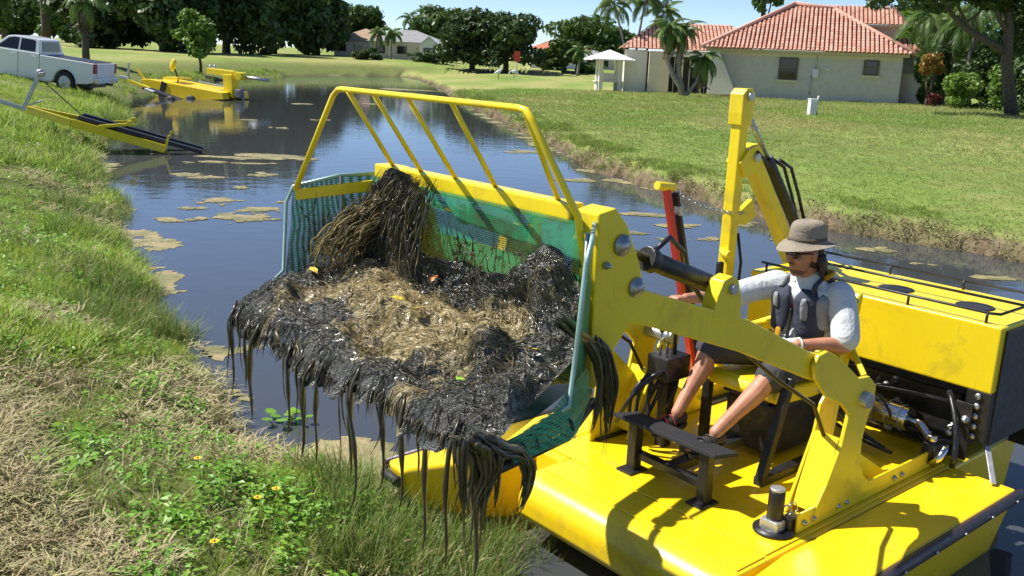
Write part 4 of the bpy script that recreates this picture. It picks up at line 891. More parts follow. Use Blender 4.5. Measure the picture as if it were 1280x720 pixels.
# rub rails
mb = MB(); mb.tube([(-1.07, 1.115, DZ-.025), (.8, 1.115, DZ-.025), (1.25, 1.112, DZ-.025), (1.55, 1.105, DZ-.03)], .03, 8); hb(mb, 'rub_rail', 'rail', 0)
mb = MB(); mb.tube([(-1.07, -1.235, DZ-.025), (.8, -1.235, DZ-.025), (1.55, -1.215, DZ-.03)], .03, 8); hb(mb, 'rub_rail', 'rail', 0)
mb = MB(); mb.tube([(1.58, -1.17, DZ-.06), (1.585, -1.02, DZ-.06)], .028, 8); hb(mb, 'bow_bumper', 'rubber', 0)
for i in range(8):
    mb = MB(); mb.lathe([(.010, 0), (.008, .006), (0, .008)], (-.95+i*.3, 1.146, DZ-.025), (0, 1, 0), 8); hb(mb, 'rivet', 'alu', 0)
# stern platform for the engine
hb(MB().prism([(-1.06, -.10), (-1.06, DZ-.01), (-1.95, DZ-.01), (-1.85, -.05)], 'y', -.85, .74), 'stern_hull', 'hull', .02)
# --- side rails and towers
for s, y0 in ((1, .665), (-1, -.765)):
    hb(MB().box((-.30, y0, DZ+.06), (1.42, .012, .10)), 'mount_rail', 'yellow', .002)
    hb(MB().box((-.30, y0-s*.045, DZ+.014), (1.42, .08, .012)), 'mount_foot', 'black', .002)
    for xx in (.36, .28, .06, -.02, -.5, -.58):
        hb(MB().lathe([(.016, 0), (.016, .008), (.009, .010), (.009, .018), (0, .02)], (xx, y0+s*.006, DZ+.055), (0, s, 0), 6), 'bolt', 'steel', 0)
    tower = [(.30, .455), (.20, .60), (.10, .80), (.07, .95), (.15, 1.02), (.30, 1.09), (.415, 1.20), (.44, 1.27), (.41, 1.315), (.34, 1.325), (.26, 1.29), (.12, 1.20), (.02, 1.13), (-.08, 1.12), (-.155, 1.06), (-.16, .98), (-.12, .90), (-.09, .78), (-.10, .66), (-.16, .56), (-.27, .48), (-.29, .455)]
    hb(MB().prism(tower, 'y', y0-.010 if s > 0 else y0-.012, y0+.012 if s > 0 else y0+.010), 'tower_plate', 'yellow', .004)
    inner = [(.26, .412), (.17, .60), (.08, .80), (.05, .95), (-.06, 1.08), (-.15, 1.02), (-.12, .86), (-.10, .70), (-.14, .56), (-.26, .412)]
    hb(MB().prism(inner, 'y', y0-s*.165-.009, y0-s*.165+.009), 'tower_plate', 'yellow', .004)
    gus = MB(); gus.add([(.22, y0-s*.016, .45), (.22, y0-s*.15, .45), (.09, y0-s*.15, .82), (.09, y0-s*.016, .82)], [(0, 1, 2, 3)]); gus.add([(.212, y0-s*.016, .45), (.212, y0-s*.15, .45), (.082, y0-s*.15, .82), (.082, y0-s*.016, .82)], [(3, 2, 1, 0)]); hb(gus, 'web_plate', 'yellow', 0)
    hb(MB().prism([(-.12, .412), (-.62, .412), (-.14, .70)], 'y', y0-s*.085-.007, y0-s*.085+.007), 'gusset', 'yellow', .003)
    hb(MB().tube([(-.04, y0-s*.22, 1.01), (-.04, y0+s*.05, 1.01)], .042, 16), 'pivot_pin', 'steel', .004)
    br0 = onX(1082, 474, -.50); br1 = onX(1046, 396, -.80)
    if s < 0: br0.y = -.10-br0.y; br1.y = -.10-br1.y
    hb(MB().bar(br0, br1, .075, .03, (0, 1, 0)), 'seat_brace', 'yellow', .008)
    # arm
    ya_ = y0-s*.045
    armp = [(1.70, 1.80), (1.60, 1.775), (.95, 1.565), (.42, 1.322), (.30, 1.29), (.28, 1.16), (.40, 1.185), (.95, 1.415), (1.60, 1.64), (1.68, 1.66)]
    hb(MB().prism(armp, 'y', ya_-.028, ya_+.028), 'lift_arm', 'yellow', .006)
    lug = [(1.20, 1.60), (1.17, 1.70), (1.14, 1.755), (1.09, 1.77), (1.045, 1.745), (1.02, 1.68), (1.00, 1.55)]
    hb(MB().prism(lug, 'y', ya_-s*.028-s*.012, ya_+s*.030), 'cylinder_lug', 'yellow', .003)
    hb(MB().tube([(1.09, ya_-s*.15, 1.715), (1.09, ya_+s*.05, 1.715)], .022, 12), 'lug_pin', 'steel', .003)
    # bucket tilt cylinder
    c0 = Vector((1.09, ya_-s*.085, 1.715)); c1 = Vector((1.735, ya_-s*.085, 1.955)); dd = c1-c0
    cy = hb(MB().tube([c0+dd*.0, c0+dd*.02, c0+dd*.60, c0+dd*.62], [.036, .040, .040, .036], 16), 'tilt_cylinder', 'black', .003)
    hb(MB().tube([c0+dd*.60, c0+dd*1.0], .019, 12), 'cylinder_rod', surf('brass tinted rod', (.55, .42, .12), .2, .9) if s > 0 else 'chrome', 0, cy)
    hb(MB().tube([c0+dd*.56, c0+dd*.63], .050, 14), 'cylinder_gland', 'black', .004, cy)
    hb(MB().tube([c0+dd*.55+Vector((0, 0, .045)), c0+dd*.5+Vector((-.05, 0, .10)), c0+dd*.2+Vector((0, -s*.04, .09)), c0+dd*.02+Vector((0, -s*.1, .0)), Vector((.9, y0-s*.16, 1.45)), Vector((.5, y0-s*.13, 1.17)), Vector((.22, y0-s*.10, 1.0)), Vector((.05, y0-s*.10, .75)), Vector((-.1, y0-s*.12, .45))], .011, 7), 'hydraulic_hose', 'hose', 0, cy)
    # bucket side plate
    sp = [(1.885, 2.085), (1.80, 2.10), (1.74, 2.04), (1.655, 1.88), (1.625, 1.78), (1.65, 1.70), (1.76, 1.58), (1.80, 1.47), (1.86, 1.44), (1.885, 1.47)]
    yb0, yb1 = (y0-.135, y0-.01) if s > 0 else (y0+.01, y0+.135)
    hb(MB().prism(sp, 'y', yb0, yb1), 'bucket_side_plate', 'yellow', .008)
    for (bx, bz, br) in ((1.765, 1.965, .040), (1.675, 1.80, .038), (1.84, 1.90, .014)):
        hb(MB().lathe([(br, 0), (br, .012), (br*.6, .016), (br*.6, .026), (0, .028)], (bx, y0-s*.01 if s > 0 else y0+.01, bz), (0, s, 0), 16), 'pivot_bolt', 'steel', 0)
    hb(MB().lathe([(.018, 0), (.018, .008), (.008, .01), (0, .01)], (1.886, (yb0+yb1)/2, 1.90), (1, 0, 0), 12), 'front_bolt', 'black', 0)
# --- bucket frame
BY0, BY1 = -.80, .655
hb(MB().bar((1.865, BY0+.03, 2.065), (1.865, BY1-.13, 2.065), .075, .075), 'bucket_beam', 'yellow', .008)
for yy in (-.58, .30): hb(MB().bar((1.86, yy, 1.45), (1.86, yy, 2.02), .05, .03, (0, 1, 0)), 'back_strut', 'yellow', .004)
hb(MB().bar((1.86, BY0, 1.45), (1.86, BY1-.13, 1.45), .05, .05), 'lower_beam', 'yellow', .005)
for yy in (-.62, -.25, .12, .48):
    hb(MB().bar((1.86, yy, 1.44), (2.50, yy*1.15+.02, 1.46), .04, .03), 'floor_rib', 'yellow', .004)
# sides flare from (1.87, BY) to (2.22, BYf)
YFs, YFp = -.90, .86
LIP = [(2.56, -.88, 1.49), (2.56, .95, 1.49)]
mb = MB(); mb.tube([(1.88, BY0+.02, 2.055), (2.05, -.82, 2.05), (2.24, YFs, 2.0), (2.27, YFs-.01, 1.93), (2.29, YFs-.01, 1.62), (2.51, -.88, 1.475), (2.52, 0, 1.465), (2.51, .93, 1.475), (2.19, YFp+.01, 1.52), (2.16, YFp, 1.70), (2.14, YFp, 1.98), (2.10, YFp-.02, 2.04), (1.89, .64, 2.05)], .0085, 8)
hb(mb, 'rim_pipe', surf('pale galvanised pipe', (.30, .46, .40), .4, .4, var=.25), 0)
hb(MB().tube([(2.02, .74, 2.045), (2.0, .72, 1.6)], .009, 6), 'side_pipe', 'steel', 0); hb(MB().tube([(2.05, -.82, 2.05), (2.04, -.82, 1.7)], .009, 6), 'side_pipe', 'steel', 0)
hb(MB().bar((2.20, YFp-.01, 1.455), (2.55, .93, 1.455), .05, .035), 'port_floor_edge', 'yellow', .004)
hb(MB().bar((1.90, .66, 1.44), (2.20, YFp-.01, 1.455), .05, .035), 'port_floor_edge', 'yellow', .004)
hb(MB().tube([(2.56, .96, 1.43), (2.2, .88, 1.42), (1.9, .70, 1.42)], .016, 8), 'edge_cable', 'black', 0)
for k in range(6): hb(MB().torus(Vector((2.2, .87, 1.452)).lerp(Vector((2.54, .945, 1.452)), k/5.5), .032, .006, Vector((.98, .2, 0)), 10, 5), 'net_tie', 'hose', 0)
# hoop guard
hb(MB().tube([(2.235, YFs+.01, 1.985), (2.13, -.735, 2.405), (2.125, -.70, 2.432), (2.13, -.66, 2.436), (2.16, .53, 2.436), (2.165, .57, 2.432), (2.16, .60, 2.40), (2.05, .72, 2.1), (1.93, .66, 1.85)], .0125, 10), 'guard_hoop', 'yellow', 0)
for ya0, yb in zip((-.60, -.40, -.155, .125, .53), (-.66, -.44, -.19, .07, .43)):
    hb(MB().tube([(2.135, ya0, 2.43), (1.87, yb, 2.10)], .0105, 8), 'guard_bar', 'yellow', 0)
hb(MB().bar((2.235, YFs+.01, 1.965), (1.90, BY0+.04, 2.005), .02, .05), 'side_bar', 'yellow', .004)
# mesh
t = NT('green debris mesh'); v = t.coord('Object')
wv = t.node('ShaderNodeTexWave'); wv.wave_type = 'BANDS'; wv.bands_direction = 'Z'; wv.inputs['Scale'].default_value = 38; t.lk(v, wv.inputs['Vector'])
wv2 = t.node('ShaderNodeTexWave'); wv2.bands_direction = 'Y'; wv2.inputs['Scale'].default_value = 38; t.lk(v, wv2.inputs['Vector'])
hole = t.math('MULTIPLY', wv.outputs['Fac'], wv2.outputs['Fac'])
al = t.math('SUBTRACT', .98, t.math('MULTIPLY', hole, .85))
dirt = t.ramp(t.noise(7, 7, .7, v), [(.48, 0.0), (.68, .9)])
zc = t.node('ShaderNodeSeparateXYZ'); t.lk(v, zc.inputs[0])
cc = t.mix(t.math('MULTIPLY', dirt, t.ramp(zc.outputs[2], [(0, 1.0), (1, 1.0)])), t.ramp(t.noise(4, 4, .6, v), [(.3, (.008, .20, .075)), (.7, (.022, .34, .135))]), (.05, .06, .02))
t.col(cc); t.set(rough=.55, alpha=t.math('MAXIMUM', al, dirt)); GREEN = t.m
def sheet(rows, name, sag=.012, seed=0):
    """loft between polylines, with a slight billow"""
    rows = [np.array(r, float) for r in rows]; nu, nv = 26, 12
    def samp(r, n): 
        d = np.r_[0, np.cumsum(np.linalg.norm(np.diff(r, axis=0), axis=1))]; d /= d[-1]
        return np.c_[[np.interp(np.linspace(0, 1, n), d, r[:, k]) for k in range(3)]].T
    A_, B_ = samp(rows[0], nu), samp(rows[-1], nu); vs = []
    for j in range(nv):
        u = j/(nv-1); q = A_*(1-u)+B_*u; q = q+((fbm(q*5+seed, 2, seed)-.5)*4*sag)[:, None]*np.array([1, .5, .2])*math.sin(math.pi*u); vs.append(q)
    i0 = (np.arange(nv-1)[:, None]*nu+np.arange(nu-1)[None, :]).ravel()
    return npmesh(name, np.concatenate(vs), np.c_[i0, i0+1, i0+1+nu, i0+nu], GREEN, hv, True)
sheet([[(1.915, BY0+.03, 2.05), (1.915, .60, 2.05)], [(1.915, BY0+.03, 1.46), (1.915, .62, 1.46)]], 'back_mesh', .006, 1)
sheet([[(1.90, BY0+.01, 2.05), (2.05, -.82, 2.045), (2.24, YFs, 1.995)], [(1.90, BY0, 1.46), (2.28, YFs-.01, 1.60)]], 'side_mesh', .008, 2)
sheet([[(1.90, .645, 2.045), (2.10, YFp-.02, 2.03), (2.14, YFp, 1.98)], [(1.90, .66, 1.46), (2.18, YFp, 1.52)]], 'side_mesh', .008, 3)
sheet([[(1.92, BY0, 1.475), (1.92, .64, 1.475)], [(2.55, -.87, 1.485), (2.55, .94, 1.485)]], 'floor_mesh', .006, 4)
sheet([[(2.05, .80, 1.60), (2.3, .90, 1.53), (2.56, .955, 1.49)], [(1.93, .72, 1.47), (2.2, .92, 1.43), (2.50, .97, 1.44)]], 'torn_mesh', .02, 5)
# --- foot rest
fr0 = hb(MB().box((.475, -.075, .685), (.20, .70, .022), Matrix.Rotation(-.18, 3, 'Y')), 'foot_plate', surf('black grip plate', (.016, .017, .02), .75, var=.4, scale=60, bump=.6, bscale=120), .004)
for yy in (-.30, .19):
    hb(MB().box((.52, yy, .545), (.06, .06, .27)), 'foot_rest_post', 'black', .005); hb(MB().box((.53, yy, .414), (.14, .11, .012)), 'foot_rest_base', 'black', .003)
hb(MB().bar((.50, -.30, .50), (.50, .19, .50), .05, .04), 'foot_rest_rail', 'black', .004)
hb(MB().bar((.50, -.06, .50), (-.1, -.06, .52), .07, .05), 'foot_rest_spine', 'black', .004)
hb(MB().box((.25, -.06, .55), (.16, .18, .06)), 'pedal_box', 'black', .006)
hb(MB().bar((.10, .235, .43), (-.08, .235, .98), .05, .05), 'seat_post', 'black', .006); hb(MB().bar((.12, .235, .43), (-.5, .235, .44), .06, .05), 'seat_base_rail', 'black', .005)
hb(MB().bar((-.12, -.33, .43), (-.12, -.33, .82), .05, .05), 'seat_post', 'black', .006); hb(MB().bar((-.55, -.33, .43), (-.55, -.33, .82), .05, .05), 'seat_post', 'black', .006)
# --- seat
YS = -.06
seatp = [(-.74, .80), (-.76, .90), (-.66, .885), (-.45, .865), (-.20, .885), (-.10, .895), (-.055, .87), (-.05, .82), (-.12, .79), (-.45, .775)]
hb(MB().prism(seatp, 'y', YS-.235, YS+.235), 'seat', 'yellow', .03, seg=3)
hb(MB().prism([(-.74, .85), (-.69, .87), (-.77, 1.22), (-.84, 1.33), (-.88, 1.33), (-.86, 1.2), (-.80, .85)], 'y', YS-.22, YS+.22), 'backrest', 'yellow', .03, seg=3)
hb(MB().prism([(-.74, .885), (-.65, .875), (-.45, .855), (-.12, .885), (-.10, .775), (-.74, .765)], 'y', YS-.15, YS+.15), 'seat_pan', 'black', .01)
for s in (-1, 1): hb(MB().tube([(-.80, YS+s*.25, .95), (-.70, YS+s*.27, 1.06), (-.40, YS+s*.27, 1.075), (-.34, YS+s*.27, 1.06)], .022, 9), 'armrest', 'yellow', 0)
hb(MB().box((-.42, YS, .60), (.5, .34, .30)), 'seat_box', 'black', .02)
# --- control levers
cb = onY(850, 440, -.42)
cx, cy_, cz = .12, -.44, 1.02
vb = hb(MB().box((cx, cy_, cz-.12), (.20, .16, .14)), 'valve_block', 'black', .01)
hb(MB().box((cx, cy_, .62), (.07, .07, .5)), 'console_post', 'black', .006)
for k in range(3): 
    hb(MB().tube([(cx-.06+k*.06, cy_-.02, cz-.05), (cx-.02+k*.05, cy_, cz+.13-.02*k)], .008, 7), 'lever', 'chrome', 0, vb); hb(MB().ball((cx-.02+k*.05, cy_, cz+.15-.02*k), .021), 'knob', 'black', 0, vb)
hl = hb(MB().tube([(.10, -.42, .95), (.13, -.40, 1.12), (.125, -.385, 1.33)], .012, 8), 'drive_lever', 'black', 0); 
rnd = random.Random(4)
for k in range(9):
    a = Vector((cx+rnd.uniform(-.08, .08), cy_+rnd.uniform(-.06, .06), cz-.14)); b = Vector((rnd.uniform(.0, .5), rnd.uniform(-.62, -.3), rnd.uniform(.5, .75))); m_ = a.lerp(b, .5)+Vector((rnd.uniform(.0, .22), rnd.uniform(-.12, .12), rnd.uniform(-.05, .16)))
    pts = [a*(1-u)**2+m_*2*u*(1-u)+b*u*u for u in np.linspace(0, 1, 9)]; hb(MB().tube(pts, .012, 7), 'hydraulic_hose', 'hose', 0, vb)
hb(MB().prism([(.45, .41), (.05, .41), (.08, .75), (.30, .95), (.42, .8)], 'y', -.725, -.712), 'side_guard', 'yellow', .004)
# --- motor block on the port rail front end
mo = hb(MB().tube([(.47, .58, .47), (.47, .58, .62)], .040, 16), 'hydraulic_motor', 'black', .004); hb(MB().box((.47, .58, .445), (.10, .10, .06)), 'motor_flange', 'alu', .006, mo); hb(MB().tube([(.47, .58, .62), (.47, .58, .634)], .036, 14), 'motor_cap', 'alu', .004, mo)
hb(MB().lathe([(.10, 0), (.10, .012), (.05, .02), (0, .02)], (.47, .58, .41), n=20), 'motor_base', 'black', 0, mo)
for k in range(2): hb(MB().torus((.40-k*.05, .60, .50), .028, .004, (.3, 1, .2), 14, 5), 'safety_clip', 'chrome', 0)
hb(MB().box((.40, .62, .455), (.10, .06, .05)), 'rail_end_block', 'black', .004)
# --- engine
EX = -1.10
EC = hb(MB().prism([(-.80, .865), (.865, .865), (.865, 1.255), (-.80, 1.255)], 'x', EX, EX-.78), 'engine_cover', 'yellow', .012, seg=3)
hb(MB().box((EX-.40, .872, .89), (.70, .012, .68)), 'end_panel', 'black', .004); hb(MB().box((EX-.40, -.807, .89), (.70, .012, .68)), 'end_panel', 'black', .004)
hb(MB().box((EX-.05, .80, .72), (.10, .14, .30)), 'corner_post', 'black', .006); hb(MB().box((EX-.05, -.74, .72), (.10, .14, .30)), 'corner_post', 'black', .006); hb(MB().box((EX-.74, .80, .62), (.1, .12, .48)), 'corner_post', 'black', .006)
rl = MB(); zt = 1.315
rl.tube([(EX-.03, -.74, zt), (EX-.03, .78, zt), (EX-.06, .82, zt), (EX-.72, .82, zt), (EX-.75, .78, zt), (EX-.75, -.74, zt)], .0085, 7)
rl.tube([(EX-.40, -.74, zt), (EX-.40, .82, zt)], .0085, 7); hb(rl, 'roof_rail', 'black', 0)
for xx in (EX-.03, EX-.74):
    for yy in (-.7, -.2, .3, .76): hb(MB().tube([(xx, yy, 1.25), (xx, yy, zt)], .008, 6), 'rail_stanchion', 'black', 0)
for yy in (.05, .55): 
    hb(MB().lathe([(.11, 0), (.11, .003), (.10, .005), (.0, .005)], (EX-.36, yy, 1.256), n=24), 'fan_grille', 'black', 0)
for k in range(6): hb(MB().torus((EX-.003, -.06+.026*(k % 2), 1.17-.03*(k//2)), .008, .003, (1, 0, 0), 8, 4), 'vent_hole', 'black', 0)
eng = hb(MB().box((EX-.38, .04, .60), (.52, 1.25, .36)), 'engine_block', 'black', .02)
hb(MB().tube([(EX+.06, .02, .62), (EX+.06, .46, .60)], .075, 18), 'exhaust_muffler', 'chrome', .01, eng)
for k in range(5): hb(MB().torus((EX+.06, .08+k*.085, .617-k*.004), .077, .006, (0, 1, 0), 20, 6), 'muffler_band', 'steel', 0, eng)
hb(MB().tube([(EX+.06, .46, .60), (EX+.06, .54, .59), (EX+.08, .60, .54), (EX+.10, .60, .46)], [.03, .03, .028, .028], 10), 'exhaust_pipe', 'chrome', 0, eng)
hb(MB().lathe([(.06, 0), (.08, .02), (.08, .2), (.05, .23)], (EX+.02, -.28, .52), n=16), 'oil_filter', 'black', 0, eng)
rnd = random.Random(11)
for k in range(14):
    a = Vector((EX+rnd.uniform(-.02, .1), rnd.uniform(-.5, .8), rnd.uniform(.5, .82))); b = Vector((EX+rnd.uniform(-.1, .32), rnd.uniform(-.4, .78), rnd.uniform(.43, .7))); m_ = a.lerp(b, .5)+Vector((rnd.uniform(.05, .22), rnd.uniform(-.1, .1), rnd.uniform(-.08, .12)))
    pts = [a*(1-u)**2+m_*2*u*(1-u)+b*u*u for u in np.linspace(0, 1, 9)]; hb(MB().tube(pts, rnd.choice((.008, .012, .016)), 7), 'engine_hose', 'hose', 0, eng)
for k in range(16):
    p_ = Vector((EX+rnd.uniform(-.08, .02), rnd.uniform(-.45, .78), rnd.uniform(.45, .82))); d_ = Vector((1, rnd.uniform(-.6, .6), rnd.uniform(-.4, .4)))
    hb(MB().lathe([(.024, 0), (.024, .03), (.014, .035), (.014, .06), (0, .062)], p_, d_, 8), 'fitting', rnd.choice(('chrome', 'steel', 'black', 'alu')), 0, eng)
for k in range(5): hb(MB().lathe([(.018, 0), (.018, .01), (.008, .012), (0, .014)], (EX+.003, .80, .84-.06*k), (1, 0, 0), 10), 'gauge', 'steel', 0)
hb(MB().box((EX+.02, .74, .62), (.02, .10, .34)), 'control_panel', 'black', .004)
pm = hb(MB().tube([(EX+.18, .66, .44), (EX+.18, .66, .56)], .05, 14), 'pump', 'black', .006); hb(MB().tube([(EX+.18, .66, .56), (EX+.18, .66, .60)], .03, 10), 'pump_fitting', 'chrome', .003, pm); hb(MB().tube([(EX+.24, .70, .45), (EX+.24, .74, .5), (EX+.2, .75, .56)], .02, 9), 'pump_elbow', 'chrome', 0, pm)
hb(MB().bar((EX-.05, .87, .55), (EX+.12, 1.0, .415), .03, .012), 'panel_strap', 'alu', .002)
# --- starboard excavator boom
YM = -.90
hb(MB().bar((-.95, YM, .42), (-.955, YM, 2.36), .082, .082, (1, 0, 0)), 'boom_mast', 'yellow', .008)
hb(MB().prism([(-1.01, 2.22), (-.90, 2.22), (-.895, 2.30), (-.895, 2.42), (-.93, 2.455), (-.99, 2.455), (-1.02, 2.42)], 'y', YM-.055, YM+.055), 'mast_head', 'yellow', .006); hb(MB().tube([(-.955, YM-.075, 2.405), (-.955, YM+.075, 2.405)], .028, 12), 'head_pin', 'steel', .003)
hb(MB().tube([(-.93, YM-.02, 1.38), (-.86, YM+.06, 1.38), (-.85, YM+.10, 1.38)], .028, 10), 'mast_lug', 'yellow', .002)
j0 = Vector((-1.08, YM, 2.03)); j1 = onY(1000, 350, YM)
hb(MB().bar(j0, j1, .10, .10, (0, 1, 0)), 'boom_arm', 'yellow', .008); hb(MB().prism([(-.92, 1.98), (-1.0, 2.06), (-1.10, 2.10), (-1.18, 2.02), (-1.10, 1.9), (-.98, 1.88)], 'y', YM-.062, YM+.062), 'boom_knuckle', 'yellow', .006)
hb(MB().tube([(-1.08, YM-.085, 2.01), (-1.08, YM+.085, 2.01)], .03, 12), 'knuckle_pin', 'steel', .003)
hb(MB().prism([(-.98, 1.62), (-1.15, 1.72), (-1.22, 1.60), (-1.10, 1.55), (-.99, 1.56)], 'y', YM-.02, YM+.02), 'chain_bracket', 'yellow', .004)
k0 = onY(932, 135, YM); k1 = onY(992, 275, YM); kd = k1-k0
rc = hb(MB().tube([k0+kd*.42, k0+kd*1.15], .040, 14), 'boom_cylinder', 'black', .004); hb(MB().tube([k0, k0+kd*.45], .018, 10), 'cylinder_rod', 'steel', 0, rc)
for off in (.03, -.03): hb(MB().tube([k0+kd*.5+Vector((-.05, off, .05)), k0+kd*.62+Vector((-.12, off, .08)), k0+kd*.85+Vector((-.09, off, .06)), k0+kd*1.1+Vector((-.06, off, 0))], .012, 7), 'boom_hose', 'hose', 0, rc)
hb(MB().tube([k0+kd*.48, k0+kd*.46+Vector((.06, .05, -.02)), j0+Vector((.0, .07, .02))], .010, 7), 'boom_hose', 'hose', 0, rc)
hb(MB().bar((-.86, YM+.02, .45), (-.86, YM+.02, 1.32), .035, .05, (1, 0, 0)), 'mast_cylinder', 'black', .01)
hb(MB().tube([(-1.02, YM+.02, 1.5), (-1.06, YM+.04, 1.3), (-1.05, YM+.04, 1.05), (-1.0, YM, .9)], .011, 7), 'boom_hose', 'hose', 0)
# --- red stowed leg with a chain to the mast
YR = -.95
r0 = onY(833, 236, YR); r1 = onY(857, 400, YR); r1 = r1+(r1-r0)*.55
rd_ = hb(MB().bar(r0, r1, .04, .045, (0, 1, 0)), 'stabiliser_leg', 'red', .005)
off = HPv = Vector((-.055, .02, 0)); 
bk = hb(MB().bar(r0+off+(r1-r0)*.02, r1+off, .022, .05, (0, 1, 0)), 'leg_rack', 'black', .003)
for k in range(12): hb(MB().box(r0+off+(r1-r0)*(.06+k*.075)+Vector((-.004, .012, 0)), (.014, .014, .022)), 'rack_hole', 'steel', 0, bk)
for u in (.10, .42): hb(MB().box(r0+off+(r1-r0)*u+Vector((0, .01, 0)), (.04, .05, .06)), 'leg_clamp', 'steel', .004, rd_)
hb(MB().tube([r0+Vector((.09, 0, .025)), r0+Vector((-.07, 0, .005))], .028, 12), 'leg_roller', 'yellow', .003, rd_)
ca = r0+Vector((-.06, .02, -.005)); ce = Vector((-1.05, YM+.04, 1.64)); ch = MB(); nl_ = 24
for k in range(nl_):
    u = (k+.5)/nl_; p_ = ca.lerp(ce, u)-Vector((0, 0, .05*4*u*(1-u))); d_ = (ce-ca).normalized(); ax = Vector((0, 0, 1)) if k % 2 else d_.cross(Vector((0, 0, 1)))
    ax = (ax-d_*ax.dot(d_)).normalized(); ch.torus(p_, .012, .0042, ax, 10, 5, (d_, 1.75))
hb(ch, 'chain', 'steel', 0)
# ------------------------------------------------------------------ load of wet weed in the bucket
t = NT('wet weed'); v = t.coord('Object'); tan = t.attr('tan'); cx = t.node('ShaderNodeCombineXYZ'); t.lk(t.math('MULTIPLY', t.attr('fa'), 9.0), cx.inputs[0]); t.lk(t.math('MULTIPLY', t.attr('fb'), 75.0), cx.inputs[1]); fib = t.noise(1.0, 6, .7, cx.outputs[0], .6)
n1 = t.mix(.55, t.noise(22, 6, .62, v), fib); n2 = t.noise(9, 6, .65, v)
dk = t.ramp(n1, [(.3, (.016, .016, .012)), (.55, (.045, .044, .034)), (.8, (.12, .115, .09))])
tn = t.ramp(n1, [(.25, (.12, .088, .03)), (.5, (.34, .265, .115)), (.8, (.54, .45, .24))])
f_ = t.ramp(t.math('ADD', tan, t.math('MULTIPLY', t.math('SUBTRACT', n2, .5), .9)), [(.35, 0.0), (.62, 1.0)])
t.col(t.mix(f_, dk, tn)); t.set(rough=t.ramp(n2, [(.35, .08), (.7, .36)]), spec=.5)
t.bump(t.math('ADD', t.math('MULTIPLY', fib, 1.0), t.math('MULTIPLY', n2, .5)), .55, .02); cb_ = t.node('ShaderNodeBump'); cb_.inputs['Strength'].default_value = .5; cb_.inputs['Distance'].default_value = .02; t.lk(n2, cb_.inputs['Height']); t.lk(cb_.outputs[0], t.b.inputs['Coat Normal']); t.set(coat=t.ramp(t.noise(6, 4, .6, v), [(.42, 0.05), (.6, .8)]), coat_rough=.07); WEED = t.m
t = NT('weed strands'); tan = t.attr('tan'); v = t.coord('Object'); ge = t.node('ShaderNodeNewGeometry')
dk = t.ramp(ge.outputs['Random Per Island'], [(0, (.010, .010, .007)), (.6, (.03, .03, .018)), (1, (.09, .085, .05))])
tn = t.ramp(ge.outputs['Random Per Island'], [(0, (.10, .075, .028)), (.5, (.28, .21, .085)), (1, (.46, .37, .17))])
t.col(t.mix(tan, dk, tn)); t.set(rough=.3, spec=.6); STRAND = t.m
pile = empty('weed_load', HO, TH); tag(pile, 'heap of wet black and tan waterweed lying in the raised bucket', 'waterweed')
NA, NTT = 300, 210
a_ = np.linspace(0, 1, NA); t_ = np.linspace(0, 1, NTT); Aq, Tq = np.meshgrid(a_, t_)
def pile_xyz(A_, T_):
    """A across from starboard to port, T from the lip to the top of the heap"""
    yl = -.875+1.825*A_; yb = -.79+1.42*A_
    # height of the heap against the back for each A
    zt = 1.71+.35*np.exp(-((A_-.22)/.115)**4)+.17*np.exp(-((A_-.05)/.08)**2)+.20*np.exp(-((A_-.90)/.11)**2)+.05*np.exp(-((A_-.55)/.1)**2)
    u = np.clip(T_/.62, 0, 1); w_ = np.clip((T_-.62)/.38, 0, 1)
    x = 2.575-.50*u-.13*w_**.8
    y = yl*(1-T_**1.3)+yb*T_**1.3
    z = 1.505+.085*np.sin(math.pi*np.clip(u, 0, 1)*.62)+.06*u**3+(zt-1.60)*w_**1.15
    q = np.stack([x, y, z], -1)
    big = (fbm(q*np.array([5, 4.2, 5])+3, 3, 61)-.5)*.26*sstep(.02, .2, T_)
    wx = fbm(q*7+40, 2, 62)-.5; wy = fbm(q*7+80, 2, 63)-.5
    fa = (y*.80+(2.575-x+z-1.5)*.60)+wx*.16; fb_ = (y*.60-(2.575-x+z-1.5)*.80)+wy*.16      # along and across the way the weed slid
    fold = 1-np.abs(fbm(np.stack([fa*4, fb_*16, fa*0+1], -1), 3, 67)-.5)*4
    thr = 1-np.abs(fbm(np.stack([fa*14, fb_*70, fa*0+5], -1), 3, 69)-.5)*4
    rid = (fold*.019+thr*.0035)*sstep(.0, .10, T_)
    fine = (fbm(q*np.array([45, 35, 45]), 3, 71)-.5)*.008
    clod = (fbm(q*np.array([15, 13, 15])+5, 3, 73)-.5)*.055*sstep(.02, .15, T_)
    dsp = big+rid+fine+clod
    nx_ = .25+.55*w_; nz_ = 1.0-.45*w_; k = 1/np.sqrt(nx_**2+nz_**2)
    side = sstep(0, .03, A_)*sstep(1, .97, A_)
    x = x+dsp*nx_*k; z = z+dsp*nz_*k*side
    lipw = np.clip(1-T_/.06, 0, 1)**2; rag = fbm(np.stack([A_*30, A_*0, A_*0], -1), 3, 5)
    x = x+lipw*(rag-.40)*.10; z = z-lipw*(.045+.09*rag)
    return x, y, z
